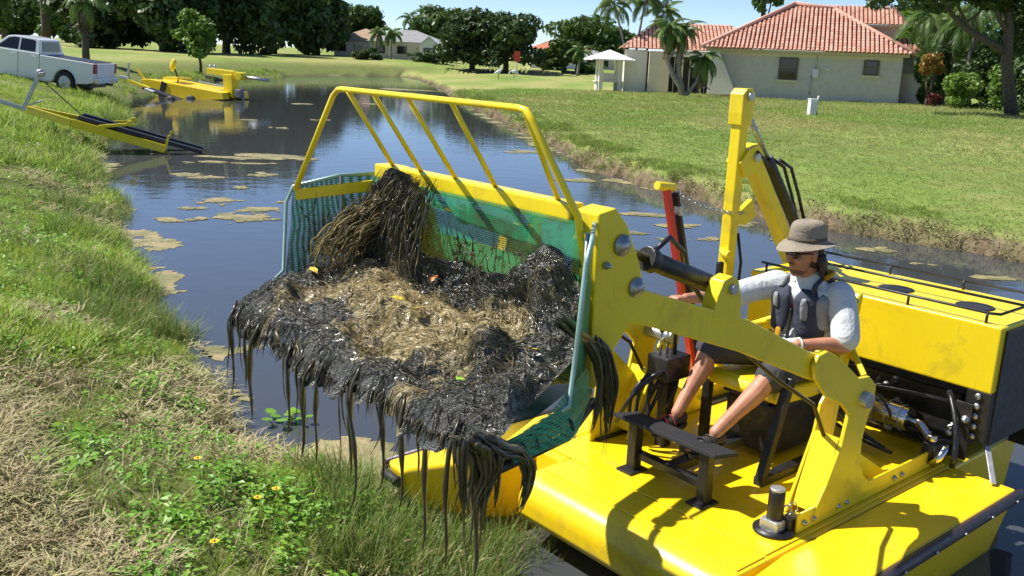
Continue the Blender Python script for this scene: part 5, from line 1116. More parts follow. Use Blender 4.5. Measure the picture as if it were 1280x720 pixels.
def tanness(A_, T_):
    g = lambda a0, t0, ra, rt: np.exp(-((A_-a0)/ra)**2-((T_-t0)/rt)**2)
    s = 1.3*g(.34, .50, .18, .19)+1.2*g(.55, .42, .22, .15)+.85*g(.13, .80, .09, .12)+.7*g(.68, .50, .13, .10)+.6*g(.80, .66, .05, .14)+.75*g(.45, .18, .18, .06)+.6*g(.20, .28, .12, .07)+.7*g(.75, .27, .14, .07)+.6*g(.62, .10, .2, .05)
    s = s-1.0*g(.22, .90, .055, .20)-.5*g(.93, .35, .10, .25)
    yy = A_*1.8; bb = T_*.85; wv = fbm(np.stack([A_*7, T_*7, A_*0], -1), 2, 85)*.3; q = np.stack([(yy*.8+bb*.6)*4, (yy*.6-bb*.8+wv)*15, A_*0], -1); return s*.85+(fbm(q, 4, 83)-.5)*1.9
x, y, z = pile_xyz(Aq, Tq); tn_ = tanness(Aq, Tq)
i0 = (np.arange(NTT-1)[:, None]*NA+np.arange(NA-1)[None, :]).ravel()
po_ = npmesh('weed_mass', np.c_[x.ravel(), y.ravel(), z.ravel()], np.c_[i0, i0+1, i0+1+NA, i0+NA], WEED, pile, True); addcol(po_, 'tan', np.clip(tn_.ravel(), 0, 1)); yq = y.ravel(); bq = 2.575-x.ravel()+z.ravel()-1.5; wq = (fbm(np.c_[x.ravel(), yq, z.ravel()]*9, 2, 64)-.5)*.12; addcol(po_, 'fa', yq*.8+bq*.6+wq); addcol(po_, 'fb', yq*.6-bq*.8+wq)
# matted strands following the flow over the heap
rs2 = np.random.RandomState(5); VS = []; FS = []; TN = []; nb = 0
def ribbon_tubes(P, r, tanv):
    """P: (n, m, 3) centre lines -> three sided tubes"""
    global nb
    n, m, _ = P.shape; tg_ = np.gradient(P, axis=1); tg_ /= np.linalg.norm(tg_, axis=2, keepdims=True)+1e-9
    up = np.zeros_like(P); up[..., 2] = 1; up[..., 0] = .3; s = np.cross(tg_, up); s /= np.linalg.norm(s, axis=2, keepdims=True)+1e-9; u = np.cross(s, tg_)
    taper = np.sin(np.linspace(.25, math.pi-.12, m))[None, :, None]; rr = r[:, None, None]*taper
    ring = np.stack([P+s*rr, P-s*rr*.5+u*rr*.86, P-s*rr*.5-u*rr*.86], 2).reshape(-1, 3)
    base = nb+np.arange(n)[:, None, None]*m*3+np.arange(m-1)[None, :, None]*3; k = np.arange(3)[None, None, :]; k2 = (k+1) % 3
    f = np.stack([base+k, base+k2, base+3+k2, base+3+k], -1).reshape(-1, 4)
    VS.append(ring); FS.append(f); TN.append(np.repeat(tanv, m*3)); nb += len(ring)
n = 3400; A0 = rs2.uniform(.01, .99, n); T0 = rs2.uniform(.02, .97, n)
ang = rs2.normal(0, .28, n)+np.where(T0 > .66, 1.35, -.62); ln = rs2.uniform(.03, .14, n); m = 9
s_ = np.linspace(-.5, .5, m)[None, :]; wob = rs2.normal(0, .005, (n, m)).cumsum(1)
Ap = np.clip(A0[:, None]+np.cos(ang)[:, None]*ln[:, None]*s_*.9+wob, .0, 1); Tp = np.clip(T0[:, None]-np.sin(ang)[:, None]*ln[:, None]*s_*1.6+wob[:, ::-1], .0, 1)
xx, yy, zz_ = pile_xyz(Ap, Tp); lift = .001+np.abs(np.sin(s_*math.pi+1.57))*(rs2.rand(n)**3*.012)[:, None]
ribbon_tubes(np.stack([xx+lift*.5, yy, zz_+lift], -1), rs2.uniform(.0005, .0015, n), np.clip((tanness(A0, T0)-.35)*2.2+rs2.normal(0, .2, n), 0, 1))
# rope-like tan tresses over the starboard corner and draped weed on the back
n = 80; m = 26; P = np.zeros((n, m, 3)); u = np.linspace(0, 1, m)
for k in range(n):
    s0 = rs2.rand(); a = np.array([1.97+.03*rs2.rand(), -.60+.14*s0+rs2.normal(0, .02), 2.04-.16*rs2.rand()]); b = np.array([2.15+.12*rs2.rand(), -.80+.22*s0+rs2.normal(0, .04), 1.66+.06*rs2.rand()])
    c = (a+b)/2+np.array([.10, .0, .03])+rs2.normal(0, .03, 3); P[k] = ((1-u)**2)[:, None]*a+(2*u*(1-u))[:, None]*c+(u**2)[:, None]*b
    P[k] += (fbm(np.c_[u*9, np.full(m, k*3.3), u*0], 2, 7)-.5)[:, None]*np.array([.03, .05, .04])+np.c_[.006*np.sin(u*24+k), .007*np.sin(u*19+k*2), .006*np.cos(u*22+k)]
ribbon_tubes(P, rs2.uniform(.002, .006, n), np.clip(rs2.normal(.85, .3, n), 0, 1))
n = 130; m = 14; P = np.zeros((n, m, 3)); u = np.linspace(0, 1, m)
for k in range(n):
    y0 = rs2.uniform(-.63, -.20); a = np.array([1.93+.03*rs2.rand(), y0, 2.07+.03*rs2.rand()]); L_ = rs2.uniform(.15, .48); b = np.array([2.02+.08*rs2.rand(), y0+rs2.normal(0, .06), max(1.60, a[2]-L_)])
    c = (a+b)/2+np.array([.05, 0, 0])+rs2.normal(0, .025, 3); P[k] = ((1-u)**2)[:, None]*a+(2*u*(1-u))[:, None]*c+(u**2)[:, None]*b+((fbm(np.c_[u*7, np.full(m, k*1.7), u*0], 2, 9)-.5)*.05)[:, None]
ribbon_tubes(P, rs2.uniform(.0015, .005, n), np.clip(rs2.normal(.15, .2, n), 0, .8))
# stray weed caught on the mesh
n = 420; m = 7; P = np.zeros((n, m, 3)); u = np.linspace(0, 1, m)
for k in range(n):
    if k % 3 == 0: a = np.array([2.0+.22*rs2.rand(), 0, 1.62+.34*rs2.rand()**1.6]); a[1] = -.80-.09*(a[0]-1.9)/.33
    else: a = np.array([1.93, rs2.uniform(-.15, .60), 1.60+.30*rs2.rand()**1.8])
    d_ = rs2.normal(0, 1, 3)*np.array([.2, .5, .9]); L_ = rs2.uniform(.03, .12); P[k] = a+np.outer(u-.5, d_*L_)+rs2.normal(0, .004, (m, 3)).cumsum(0)
ribbon_tubes(P, rs2.uniform(.0012, .0045, n), np.clip(rs2.normal(.15, .2, n), 0, 1))
# short bits of stem and leaf matted into the heap
n = 4200; m = 4; A0 = rs2.uniform(.01, .99, n); T0 = rs2.uniform(.02, .99, n); ang = rs2.uniform(0, 6.283, n); ln = rs2.uniform(.006, .022, n); s_ = np.linspace(-.5, .5, m)[None, :]
xx, yy, zz_ = pile_xyz(np.clip(A0[:, None]+np.cos(ang)[:, None]*ln[:, None]*s_, 0, 1), np.clip(T0[:, None]+np.sin(ang)[:, None]*ln[:, None]*s_*1.7, 0, 1))
up = rs2.rand(n)[:, None]*.012*np.abs(s_*2)**.5
ribbon_tubes(np.stack([xx+up*.4, yy, zz_+up+.002], -1), rs2.uniform(.0012, .0034, n), np.clip(tanness(A0, T0)*.8+rs2.normal(0, .3, n), 0, 1))
# leaves and lumps along the frayed lip
n = 260; m = 8; A0 = rs2.uniform(0, 1, n); P = np.zeros((n, m, 3)); u = np.linspace(0, 1, m)
lx, ly, lz = pile_xyz(A0, np.full(n, .015))
for k in range(n):
    L_ = rs2.uniform(.02, .10); P[k] = np.array([lx[k], ly[k], lz[k]+.01])+np.c_[.02*u+rs2.normal(0, .01)*u, rs2.normal(0, .25)*L_*u, -L_*u*u]
ribbon_tubes(P, rs2.uniform(.001, .004, n), np.clip(rs2.normal(.12, .25, n), 0, 1))
so_ = npmesh('weed_strands', np.concatenate(VS), np.concatenate(FS), STRAND, pile, True); addcol(so_, 'tan', np.concatenate(TN)); tag(so_, kind='stuff')
# long dripping tresses hanging from the lip: (x pixel on the lip, length in metres, thickness, count)
def lip_at(px):
    best = min(np.linspace(0, 1, 200), key=lambda a: abs(_lipx(a)-px)); X_, Y_, Z_ = pile_xyz(np.array([best]), np.array([.01])); return Vector((float(X_[0]), float(Y_[0]), float(Z_[0])))
def _lipx(a): return 290+(615-290)*a**1.0 if True else 0
rnd = random.Random(21)
hang = [(294, .34, .012), (306, .12, .006), (326, .24, .009), (340, .36, .015), (366, .08, .01), (394, .32, .011), (410, .40, .016), (432, .20, .010), (440, .34, .011), (466, .46, .012), (480, .36, .014), (500, .32, .013), (527, .34, .014), (552, .44, .014), (580, .42, .014), (604, .40, .018)]
for px, L_, r_ in hang:
    r_ *= 1.15; s0 = lip_at(px)+Vector((-.03, 0, .035)); L_ += .04; sw = rnd.uniform(-.03, .05); mb = MB()
    for q in range(rnd.choice((2, 2, 3))):
        o_ = Vector((rnd.uniform(-.015, .02), rnd.uniform(-.025, .025), rnd.uniform(-.01, .02))); l2 = L_*(1 if q == 0 else rnd.uniform(.4, .95)); cv = rnd.uniform(-.05, .05)+sw
        pts = [s0+o_+Vector((.045*min(1, u*5), 1.5*cv*math.sin(u*2.6+.2*q)+.006*math.sin(u*9+q*2), -l2*u+.02*(1-u))) for u in np.linspace(0, 1, 12)]
        rr = r_*(1.25 if q == 0 else rnd.uniform(.4, .7)); mb.tube(pts, [rr*(.25+.75*min(1, u*4))*(1-.86*u**1.5)*(1+.25*math.sin(u*17+q)) for u in np.linspace(0, 1, 12)], 7, flat=.6)
    ob_ = mb.build('hanging_tress', STRAND, pile); addcol(ob_, 'tan', np.full(len(ob_.data.vertices), .02+.16*rnd.random()**2))
# thick matted clump curling under the port corner, and one behind the port side plate
def clump(name, paths, tanv, seed=0):
    mb = MB(); rq = random.Random(seed)
    for pts, r_ in paths:
        pts = [Vector(p) for p in pts]; sm = []
        for i in range(len(pts)-1):
            p0, p1, p2, p3 = pts[max(i-1, 0)], pts[i], pts[i+1], pts[min(i+2, len(pts)-1)]
            for u in np.linspace(0, 1, 6)[:-1]: sm.append(.5*((2*p1)+(p2-p0)*u+(2*p0-5*p1+4*p2-p3)*u*u+(3*p1-p0-3*p2+p3)*u**3))
        sm.append(pts[-1]); n_ = len(sm)
        for q in range(26):
            o_ = Vector((rq.gauss(0, .5), rq.gauss(0, .5), rq.gauss(0, .4)))*r_; fr = rq.uniform(.55, 1.0); k_ = max(4, int(n_*fr)); w1, w2, ph = rq.uniform(3, 8), rq.uniform(3, 8), rq.uniform(0, 6)
            line = [sm[i]+o_*(1-.75*(i/n_)**1.2)+Vector((math.sin(i/n_*w1+ph), math.cos(i/n_*w2+ph), 0))*r_*.25 for i in range(k_)]
            rr = r_*rq.uniform(.16, .42); mb.tube(line, [rr*min(1, .12+i*.35)*(1-.85*(i/(k_-1))**1.5)*(1+.25*math.sin(i*1.3+ph)) for i in range(k_)], 6)
    ob_ = mb.build(name, STRAND, pile); addcol(ob_, 'tan', np.full(len(ob_.data.vertices), tanv))
def oP(px, py, Y=.95): q = onY(px, py, Y); return q
clump('weed_clump', [([oP(585, 552), oP(600, 560), oP(608, 590), oP(600, 625), oP(592, 655)], .040), ([oP(600, 548), oP(625, 560), oP(650, 566), oP(661, 590), oP(655, 620), oP(647, 645)], .034), ([oP(575, 550), oP(575, 580), oP(578, 620), oP(580, 655)], .020), ([oP(604, 560), oP(607, 600), oP(604, 650), oP(602, 690)], .016), ([oP(620, 565), oP(622, 600), oP(617, 640)], .012)], .12)
clump('weed_clump', [([oP(740, 425, .72), oP(752, 450, .72), oP(762, 490, .72), oP(760, 530, .72), oP(755, 575, .72)], .030), ([oP(728, 420, .74), oP(745, 445, .74), oP(750, 480, .74), oP(744, 520, .74), oP(738, 545, .74)], .020), ([oP(700, 400, .80), oP(722, 418, .78), oP(742, 432, .74), oP(750, 460, .74)], .024)], .10)
# scraps of litter and leaves on the heap
for i, (px, py, c) in enumerate(((541, 404, 'y'), (688, 491, 'g'), (702, 399, 'y'), (565, 405, 'y'), (596, 299, 'o'), (327, 367, 'y'))):
    A_ = {0: .50, 1: .86, 2: .92, 3: .56, 4: .45, 5: .10}[i]; T_ = {0: .42, 1: .16, 2: .50, 3: .44, 4: .80, 5: .42}[i]; q = pile_xyz(np.array([A_]), np.array([T_])); p = Vector((float(q[0][0])+.02, float(q[1][0]), float(q[2][0])+.02)); p = p-Vector(HO*0)
    mm = {'y': surf('yellow leaf', (.65, .48, .05), .5), 'g': surf('lime leaf', (.35, .55, .06), .5), 'o': surf('orange leaf', (.6, .22, .03), .5)}[c]
    lf = MB(); lf.add([(-.028, 0, 0), (-.01, -.014, .004), (.014, -.012, .006), (.03, 0, .0), (.014, .013, .007), (-.01, .014, .004)], [(0, 1, 2, 3, 4, 5)]); lf.add([(-.028, 0, -.002), (-.01, -.014, .002), (.014, -.012, .004), (.03, 0, -.002), (.014, .013, .005), (-.01, .014, .002)], [(5, 4, 3, 2, 1, 0)])
    fl = lf.build('fallen_leaf', mm); w_ = HO+HF*p.x+HP*p.y; fl.location = (w_[0], w_[1], p.z+.01); fl.rotation_euler = (.2, .3, i*1.1)
    tag(fl, {'y': 'yellow leaf lying on the weed heap', 'g': 'lime green leaf near the port corner of the weed heap', 'o': 'orange leaf stuck high on the weed heap'}[c], 'leaf', 'leaves on the weed heap')

# ------------------------------------------------------------------ algae floating on the canal
t = NT('floating algae'); v = t.coord('Object'); nn = t.noise(16, 6, .7, v)
n4 = t.noise(2.2, 4, .6, v); t.col(t.mix(t.ramp(n4, [(.42, 0.0), (.62, .75)]), t.ramp(nn, [(.25, (.13, .105, .04)), (.5, (.30, .245, .11)), (.8, (.46, .39, .20))]), (.10, .115, .035))); t.set(rough=.55); t.bump(nn, .6, .02); ALGAE = t.m
def mat_mesh(name, c, rx, ry, seed, rot=0, thr=.47, n=84, h=.012):
    """thin raft of algae with a ragged outline and holes"""
    u = np.linspace(-1.25, 1.25, n); U, V_ = np.meshgrid(u, u); r_ = np.hypot(U, V_)
    f = fbm(np.stack([U*2.1+seed*3.1, V_*2.1, U*0], -1), 6, seed, .62)-.45*r_**1.6+.16
    ca, sa = math.cos(rot), math.sin(rot); Xl = U*rx; Yl = V_*ry
    P = np.stack([Xl*ca-Yl*sa, Xl*sa+Yl*ca, .004+h*np.clip((f-thr)*6, 0, 1)+.004*fbm(np.stack([U*14, V_*14, U*0], -1), 2, seed)], -1)
    i0 = (np.arange(n-1)[:, None]*n+np.arange(n-1)[None, :]); q = np.stack([i0, i0+1, i0+1+n, i0+n], -1).reshape(-1, 4)
    fc = f.ravel()[q].mean(1) > thr; q = q[fc]
    if len(q) < 4: return None
    used, inv = np.unique(q, return_inverse=True); o = npmesh(name, P.reshape(-1, 3)[used], inv.reshape(q.shape), ALGAE, None, True); o.location = (c[0], c[1], 0); return o
lab = 'ragged tan raft of algae floating on the open canal'
for i, (px, py, rw, rd) in enumerate([(300, 272, .75, .62), (270, 252, .5, .5), (318, 262, .5, .4), (212, 276, .42, .35), (245, 260, .38, .3), (248, 274, .22, .25), (265, 222, .6, .55), (330, 218, .5, .5), (290, 197, 1.7, .7), (345, 195, 1.7, .7), (385, 199, .9, .5), (265, 203, 1.0, .4), (320, 205, .9, .4), (200, 301, .35, .3), (350, 253, .12, .12), (300, 235, .2, .3), (232, 218, .5, .5)]):
    c = atz(px, py, 0); o = mat_mesh('algae_raft', c, rw, rd, 500+i, thr=.45 if i == 0 else .55 if rw > .8 else .48)
    if o: tag(o, 'largest tan raft of algae floating off the near bank' if i == 0 else {1: 'tan algae raft close beside the largest raft', 2: 'tan algae raft close beside the largest raft', 5: 'tan algae raft close beside the largest raft', 3: 'thin tan algae raft between the largest raft and the grassy bank', 4: 'thin tan algae raft between the largest raft and the grassy bank', 13: 'thin tan algae raft between the largest raft and the grassy bank'}.get(i, 'long broken algae streak off the end of the near trailer' if 8 <= i <= 12 else lab), 'algae', 'algae rafts on the canal')
lab2 = 'small tan algae raft drifting beside the far bank'
for i, (px, py, rw, rd) in enumerate([(800, 268, .7, .5), (850, 283, .6, .4), (880, 300, .5, .4), (830, 300, .5, .3), (1100, 312, .5, .4), (1240, 348, .5, .3), (1150, 330, .3, .25), (720, 225, 1.0, .5), (660, 190, 1.2, .8), (980, 300, .4, .3), (790, 290, .4, .3), (930, 280, .5, .4), (640, 120, 1.8, 1.2), (505, 112, 4, 2), (460, 130, .8, .8), (400, 150, .5, .6), (350, 160, .5, .6), (380, 130, 1, 1), (310, 150, .6, .6)]):
    c = atz(px, py, 0); o = mat_mesh('algae_raft', c, rw, rd, 540+i, thr=.52)
    if o: tag(o, lab2 if i < 12 else 'pale scrap of algae on the dark far reach of the canal', 'algae', 'algae rafts on the canal')
# scum along both shores: ragged films where the noise is high and the bank is close
def film(x0, x1, y0, y1, cx_, cy2, reach, thr, seed, side):
    xs = np.arange(x0, x1, cx_); ys = np.arange(y0, y1, cy2); U, W2 = np.meshgrid(xs, ys); P = np.c_[U.ravel(), W2.ravel()]
    d, sd2 = shore(P); q = np.c_[P*np.array([1.1, 1.5]), np.zeros(len(P))]; q = q+(fbm(q*2.5, 2, seed+9)-.5)[:, None]*np.array([.8, .8, 0])
    f = fbm(q, 5, seed, .6)-.42*sstep(.0, reach, -d)+.10*fbm(q*.3, 2, seed+4); f = np.where((d > .06) | (sd2 != side), -1, f)
    nx2, ny2 = len(xs), len(ys); i0 = (np.arange(ny2-1)[:, None]*nx2+np.arange(nx2-1)[None, :]).ravel(); fc = np.c_[i0, i0+1, i0+1+nx2, i0+nx2]; fc = fc[f[fc].mean(1) > thr]
    jit = (np.stack([fbm(q*9, 2, 3), fbm(q*9+50, 2, 4)], -1)-.5)*np.array([cx_, cy2])*1.1
    V3 = np.c_[P+jit, .003+.05*np.clip(f-thr, 0, .3)]; used, inv = np.unique(fc, return_inverse=True)
    return V3[used], inv.reshape(fc.shape)
VV = []; FF = []; nb2 = 0
for args in ((-11, .2, 4.6, 23, .055, .075, 1.3, .575, 31, 0), (-4.5, 9, 11, 52, .08, .13, 1.3, .555, 37, 1)):
    v2, f2 = film(*args); VV.append(v2); FF.append(f2+nb2); nb2 += len(v2)
so2 = npmesh('shore_scum', np.concatenate(VV), np.concatenate(FF), ALGAE, None, True); tag(so2, 'tan algae scum gathered along the canal edges', 'algae scum', kind='stuff')
# bits of litter weed and water plants beside the near shore
PL = MB(); c = atz(365, 528, 0)
wp = empty('water_plant', (c[0], c[1], 0)); tag(wp, 'small bright green water plant at the foot of the near bank', 'water plant')
rnd = random.Random(3)
for k in range(12):
    a = rnd.uniform(0, 6.28); r0_ = rnd.uniform(.02, .2); p = Vector((r0_*1.3*math.cos(a), r0_*.7*math.sin(a), rnd.uniform(.03, .08))); d_ = Vector((math.cos(a), math.sin(a), .15)); s_v = Vector((-math.sin(a), math.cos(a), .0)); q = rnd.uniform(.03, .05)
    lf = MB(); lf.add([p-d_*q, p-d_*q*.4+s_v*q*.75, p+d_*q*.5+s_v*q*.7, p+d_*q, p+d_*q*.5-s_v*q*.7, p-d_*q*.4-s_v*q*.75], [(0, 1, 2, 3, 4, 5)]); lf.tube([p, (p.x*.6, p.y*.6, -.03)], .004, 5); lf.build('leaf', WEEDG, wp)
# yellow daisies in the bank grass
DAISY = surf('yellow petals', (.75, .55, .02), .5)
for i, (px, py) in enumerate(((247, 574), (322, 623), (345, 612), (268, 678))):
    q = atz(px, py, .6)
    for _ in range(4): q = atz(px, py, gz(q[0], q[1])+.20)
    zg = gz(q[0], q[1]); fl = empty('yellow_daisy', (q[0], q[1], zg)); tag(fl, 'small yellow daisy in the bright bank grass', 'flower', 'yellow daisies in the grass')
    MB().tube([(0, 0, -.02), (.01, 0, .12), (0, 0, .205)], .0025, 5).build('stem', GREENS, fl)
    pm_ = MB()
    for k in range(9):
        a = k*6.283/9; d_ = Vector((math.cos(a), math.sin(a), .15)); s_v = Vector((-math.sin(a), math.cos(a), 0)); pm_.add([Vector((0, 0, .205))+d_*.004, Vector((0, 0, .205))+d_*.014+s_v*.005, Vector((0, 0, .205))+d_*.024, Vector((0, 0, .205))+d_*.014-s_v*.005], [(0, 1, 2, 3)])
    pm_.build('petals', DAISY, fl); MB().ball((0, 0, .207), .006, None, 8, 5).build('centre', surf('daisy centre', (.45, .22, .02), .8), fl)
# ------------------------------------------------------------------ the operator
SKIN = NT('skin'); v = SKIN.coord('Object'); SKIN.col(SKIN.ramp(SKIN.noise(9, 7, .7, v), [(.3, (.36, .145, .08)), (.55, (.48, .22, .13)), (.75, (.56, .29, .18))])); SKIN.set(rough=.5, sss=.0); SKIN.bump(SKIN.noise(120, 3, .6, v), .1, .004); SKIN = SKIN.m
def cloth(name, c, var=.12, rough=.85):
    t = NT(name); v = t.coord('Object'); n = t.noise(5, 4, .6, v); t.col(t.ramp(n, [(.3, tuple(q*(1-var) for q in c)), (.7, tuple(min(1, q*(1+var)) for q in c))])); t.set(rough=rough, spec=.2)
    t.bump(t.math('ADD', t.noise(9, 3, .6, v, 1.2), t.math('MULTIPLY', t.noise(220, 2, .6, v), .15)), .55, .03); return t.m
SHIRT = cloth('pale shirt', (.62, .66, .68)); SHORTS = cloth('grey shorts', (.065, .065, .075)); VEST = cloth('dark grey vest', (.055, .062, .09)); VESTL = cloth('light grey vest panel', (.28, .29, .31)); OCHRE = cloth('ochre vest lining', (.50, .27, .02)); HATM = cloth('olive hat', (.27, .23, .175)); HAIR = surf('brown hair', (.035, .022, .015), .6, var=.5, scale=30, bump=.6, bscale=60); SHOE = surf('dark sandal', (.03, .026, .024), .6, var=.3); SHOER = surf('red sandal strap', (.30, .03, .03), .6); LENS = NT('sunglass lens'); LENS.col((.006, .006, .007)); LENS.set(rough=.06, spec=.8); LENS = LENS.m
man = empty('person', HO, TH); tag(man, 'man in a brimmed hat, grey life vest and shorts driving the harvester', 'person')
def V(*a): return Vector(a)
def limb(mb, pts, rs_, n=14, flat=1.0):
    pts = [Vector(p) for p in pts]
    P = []; Rr = []
    for i in range(len(pts)-1):
        for u in np.linspace(0, 1, 6)[:-1]:
            p0, p1, p2, p3 = pts[max(i-1, 0)], pts[i], pts[i+1], pts[min(i+2, len(pts)-1)]
            P.append(.5*((2*p1)+(p2-p0)*u+(2*p0-5*p1+4*p2-p3)*u*u+(3*p1-p0-3*p2+p3)*u**3)); w_ = u*u*(3-2*u); Rr.append(rs_[i]*(1-w_)+rs_[i+1]*w_)
    P.append(pts[-1]); Rr.append(rs_[-1]); mb.tube(P, Rr, n, True, True, flat); mb.ball(P[0], Rr[0]*.98, None, 12, 8); mb.ball(P[-1], Rr[-1]*.98, None, 12, 8)
def fuse(mb, name, mat, vox, it=6, parent=None, fac=.5):
    o = mb.build(name, mat, parent or man); r = o.modifiers.new('fuse', 'REMESH'); r.mode = 'VOXEL'; r.voxel_size = vox; r.use_smooth_shade = True
    s = o.modifiers.new('soft', 'SMOOTH'); s.factor = fac; s.iterations = it; return o
head = V(-.505, -.035, 1.575); look = V(.93, -.33, -.10).normalized()      # he looks ahead and a little to starboard
hy_ = V(0, 0, 1).cross(look).normalized(); hz_ = look.cross(hy_); HR = Matrix((look, hy_, hz_)).transposed()
def hd_(x, y, z): return head+HR @ V(x, y, z)
neck = V(-.565, -.04, 1.40); shR = V(-.545, -.255, 1.345); shL = V(-.605, .180, 1.345)
elR = onY(893, 366, -.36); haR = V(.105, -.372, 1.315)
elR = shR.lerp(haR, .52)+V(-.02, -.03, -.055)
elL = onY(1030, 415, .235); haL = onY(992, 424, .115)
elL = V(-.53, .275, 1.105); haL = V(-.285, .125, 1.105)
hipR = V(-.53, -.155, .955); hipL = V(-.53, .045, .955)
knR = onY(876, 432, -.30); knL = onY(962, 470, .15)
anR = onY(846, 516, -.27); anL = onY(889, 546, .08)
d_ = (knR-hipR); knR = hipR+d_.normalized()*min(max(d_.length, .40), .50); d_ = (knL-hipL); knL = hipL+d_.normalized()*min(max(d_.length, .42), .50)
d_ = anR-knR; anR = knR+d_.normalized()*min(max(d_.length, .40), .46); d_ = anL-knL; anL = knL+d_.normalized()*min(max(d_.length, .38), .46)
b = MB()
# head
b.ball(head+HR @ V(-.012, 0, .02), (.098, .076, .112), HR, 20, 14); b.ball(hd_(.030, 0, -.050), (.062, .058, .075), HR, 16, 10); b.ball(hd_(.055, 0, -.108), (.032, .036, .026), HR, 12, 8)
b.ball(hd_(.093, 0, -.012), (.016, .013, .030), HR, 10, 8); b.ball(hd_(.106, 0, -.030), (.014, .016, .012), HR, 10, 8); b.ball(hd_(.085, 0, .030), (.018, .05, .015), HR, 12, 8)
b.ball(hd_(.087, 0, -.064), (.012, .024, .008), HR, 10, 6); b.ball(hd_(.085, 0, -.076), (.012, .021, .008), HR, 10, 6)
for s in (-1, 1): b.ball(hd_(.066, s*.038, -.026), (.03, .024, .026), HR, 10, 8); b.ball(hd_(-.012, s*.078, -.012), (.022, .012, .034), HR, 10, 8)
limb(b, [hd_(-.035, 0, -.07), neck, neck+V(-.01, 0, -.08)], [.056, .058, .07])
b.ball(neck+V(-.01, 0, -.14), (.10, .15, .12), None, 16, 10)
def hand(mb, wrist, fwd, side, palmn, curl, thumb_s, spread=.012, s=1.0):
    fwd = fwd.normalized(); palmn = (palmn-fwd*palmn.dot(fwd)).normalized(); sd_ = fwd.cross(palmn).normalized()*thumb_s      # towards the thumb
    rot = Matrix((fwd, sd_, palmn)).transposed() if thumb_s > 0 else Matrix((fwd, sd_, palmn)).transposed()
    mb.ball(wrist+fwd*.052, (.052, .040, .017), rot, 14, 10); mb.ball(wrist+fwd*.072+sd_*.002, (.034, .041, .016), rot, 14, 10)
    for k, (off, ln) in enumerate(((.030, .072), (.010, .080), (-.011, .074), (-.031, .058))):
        p = wrist+fwd*.090+sd_*off; d = (fwd+sd_*off*1.6).normalized(); pts = [p-d*.02, p]; ang = 0; seg = (ln*.45, ln*.32, ln*.26)
        for j in range(3):
            ang += curl[j]; p = p+(d*math.cos(ang)+palmn*math.sin(ang))*seg[j]; pts.append(p)
        r0 = .0088 if k < 3 else .0078
        for a, c, ra, rb in zip(pts[:-1], pts[1:], (r0*1.05, r0, r0*.95, r0*.88), (r0, r0*.96, r0*.9, r0*.78)): mb.tube([a, c], [ra, rb], 9); mb.ball(c, rb*.99, None, 9, 6)
    p = wrist+fwd*.028+sd_*.030; d1 = (fwd*.55+sd_*.75+palmn*.35).normalized(); d2 = (fwd*.85+sd_*.25+palmn*.45).normalized(); q = p+d1*.042; e = q+d2*.032; e2 = e+d2*.024
    for a, c, ra, rb in ((p, q, .0135, .0105), (q, e, .0105, .0095), (e, e2, .0095, .008)): mb.tube([a, c], [ra, rb], 9); mb.ball(c, rb*.99, None, 9, 6)
    mb.ball(p, .0145, None, 10, 7)
limb(b, [shR+V(.05, 0, -.01), elR, elR.lerp(haR, .35)+V(0, 0, .004), haR], [.046, .041, .040, .027])
limb(b, [shL+V(.02, .03, -.06), elL, elL.lerp(haL, .35), haL], [.047, .043, .041, .028])
fR = (haR-elR).normalized(); hand(b, haR, fR, None, V(.1, .1, -1), (.55, .75, .5), -1)
fL = V(.90, -.42, -.06); hand(b, haL, fL, None, V(.1, 0, -1), (.30, .45, .3), -1)
limb(b, [hipR, hipR.lerp(knR, .6)+V(0, 0, .008), knR, knR.lerp(anR, .32)+V(-.022, 0, 0), knR.lerp(anR, .7)+V(-.008, 0, 0), anR], [.092, .072, .057, .057, .041, .034])
limb(b, [hipL, hipL.lerp(knL, .6)+V(0, 0, .008), knL, knL.lerp(anL, .32)+V(-.022, 0, 0), knL.lerp(anL, .7)+V(-.008, 0, 0), anL], [.092, .072, .057, .057, .041, .034])
def foot(mb, an, d, grow=0):
    d = d.normalized(); s = V(0, 0, 1).cross(d).normalized(); u = d.cross(s); rot = Matrix((d, s, u)).transposed()
    mb.ball(an+d*-.03-u*.035, (.040+grow, .034+grow, .034+grow), rot, 12, 9); mb.ball(an+d*.055-u*.040, (.085+grow, .037+grow, .028+grow), rot, 14, 9); mb.ball(an+d*.125-u*.052, (.052+grow, .043+grow, .020+grow), rot, 14, 9)
    return rot, d, s, u
dR = V(.95, -.10, -.06); dL = V(.95, -.05, -.06)
for an, d in ((anR, dR), (anL, dL)):
    rot, dd, ss, uu = foot(b, an, d)
    for k in range(5): b.tube([an+dd*(.15-.008*k)-uu*.056+ss*(-.034+.017*k)*(1 if an is anL else -1), an+dd*(.185-.010*k)-uu*.060+ss*(-.036+.018*k)*(1 if an is anL else -1)], [.010, .008], 8)
fuse(b, 'body', SKIN, .0052, 4)
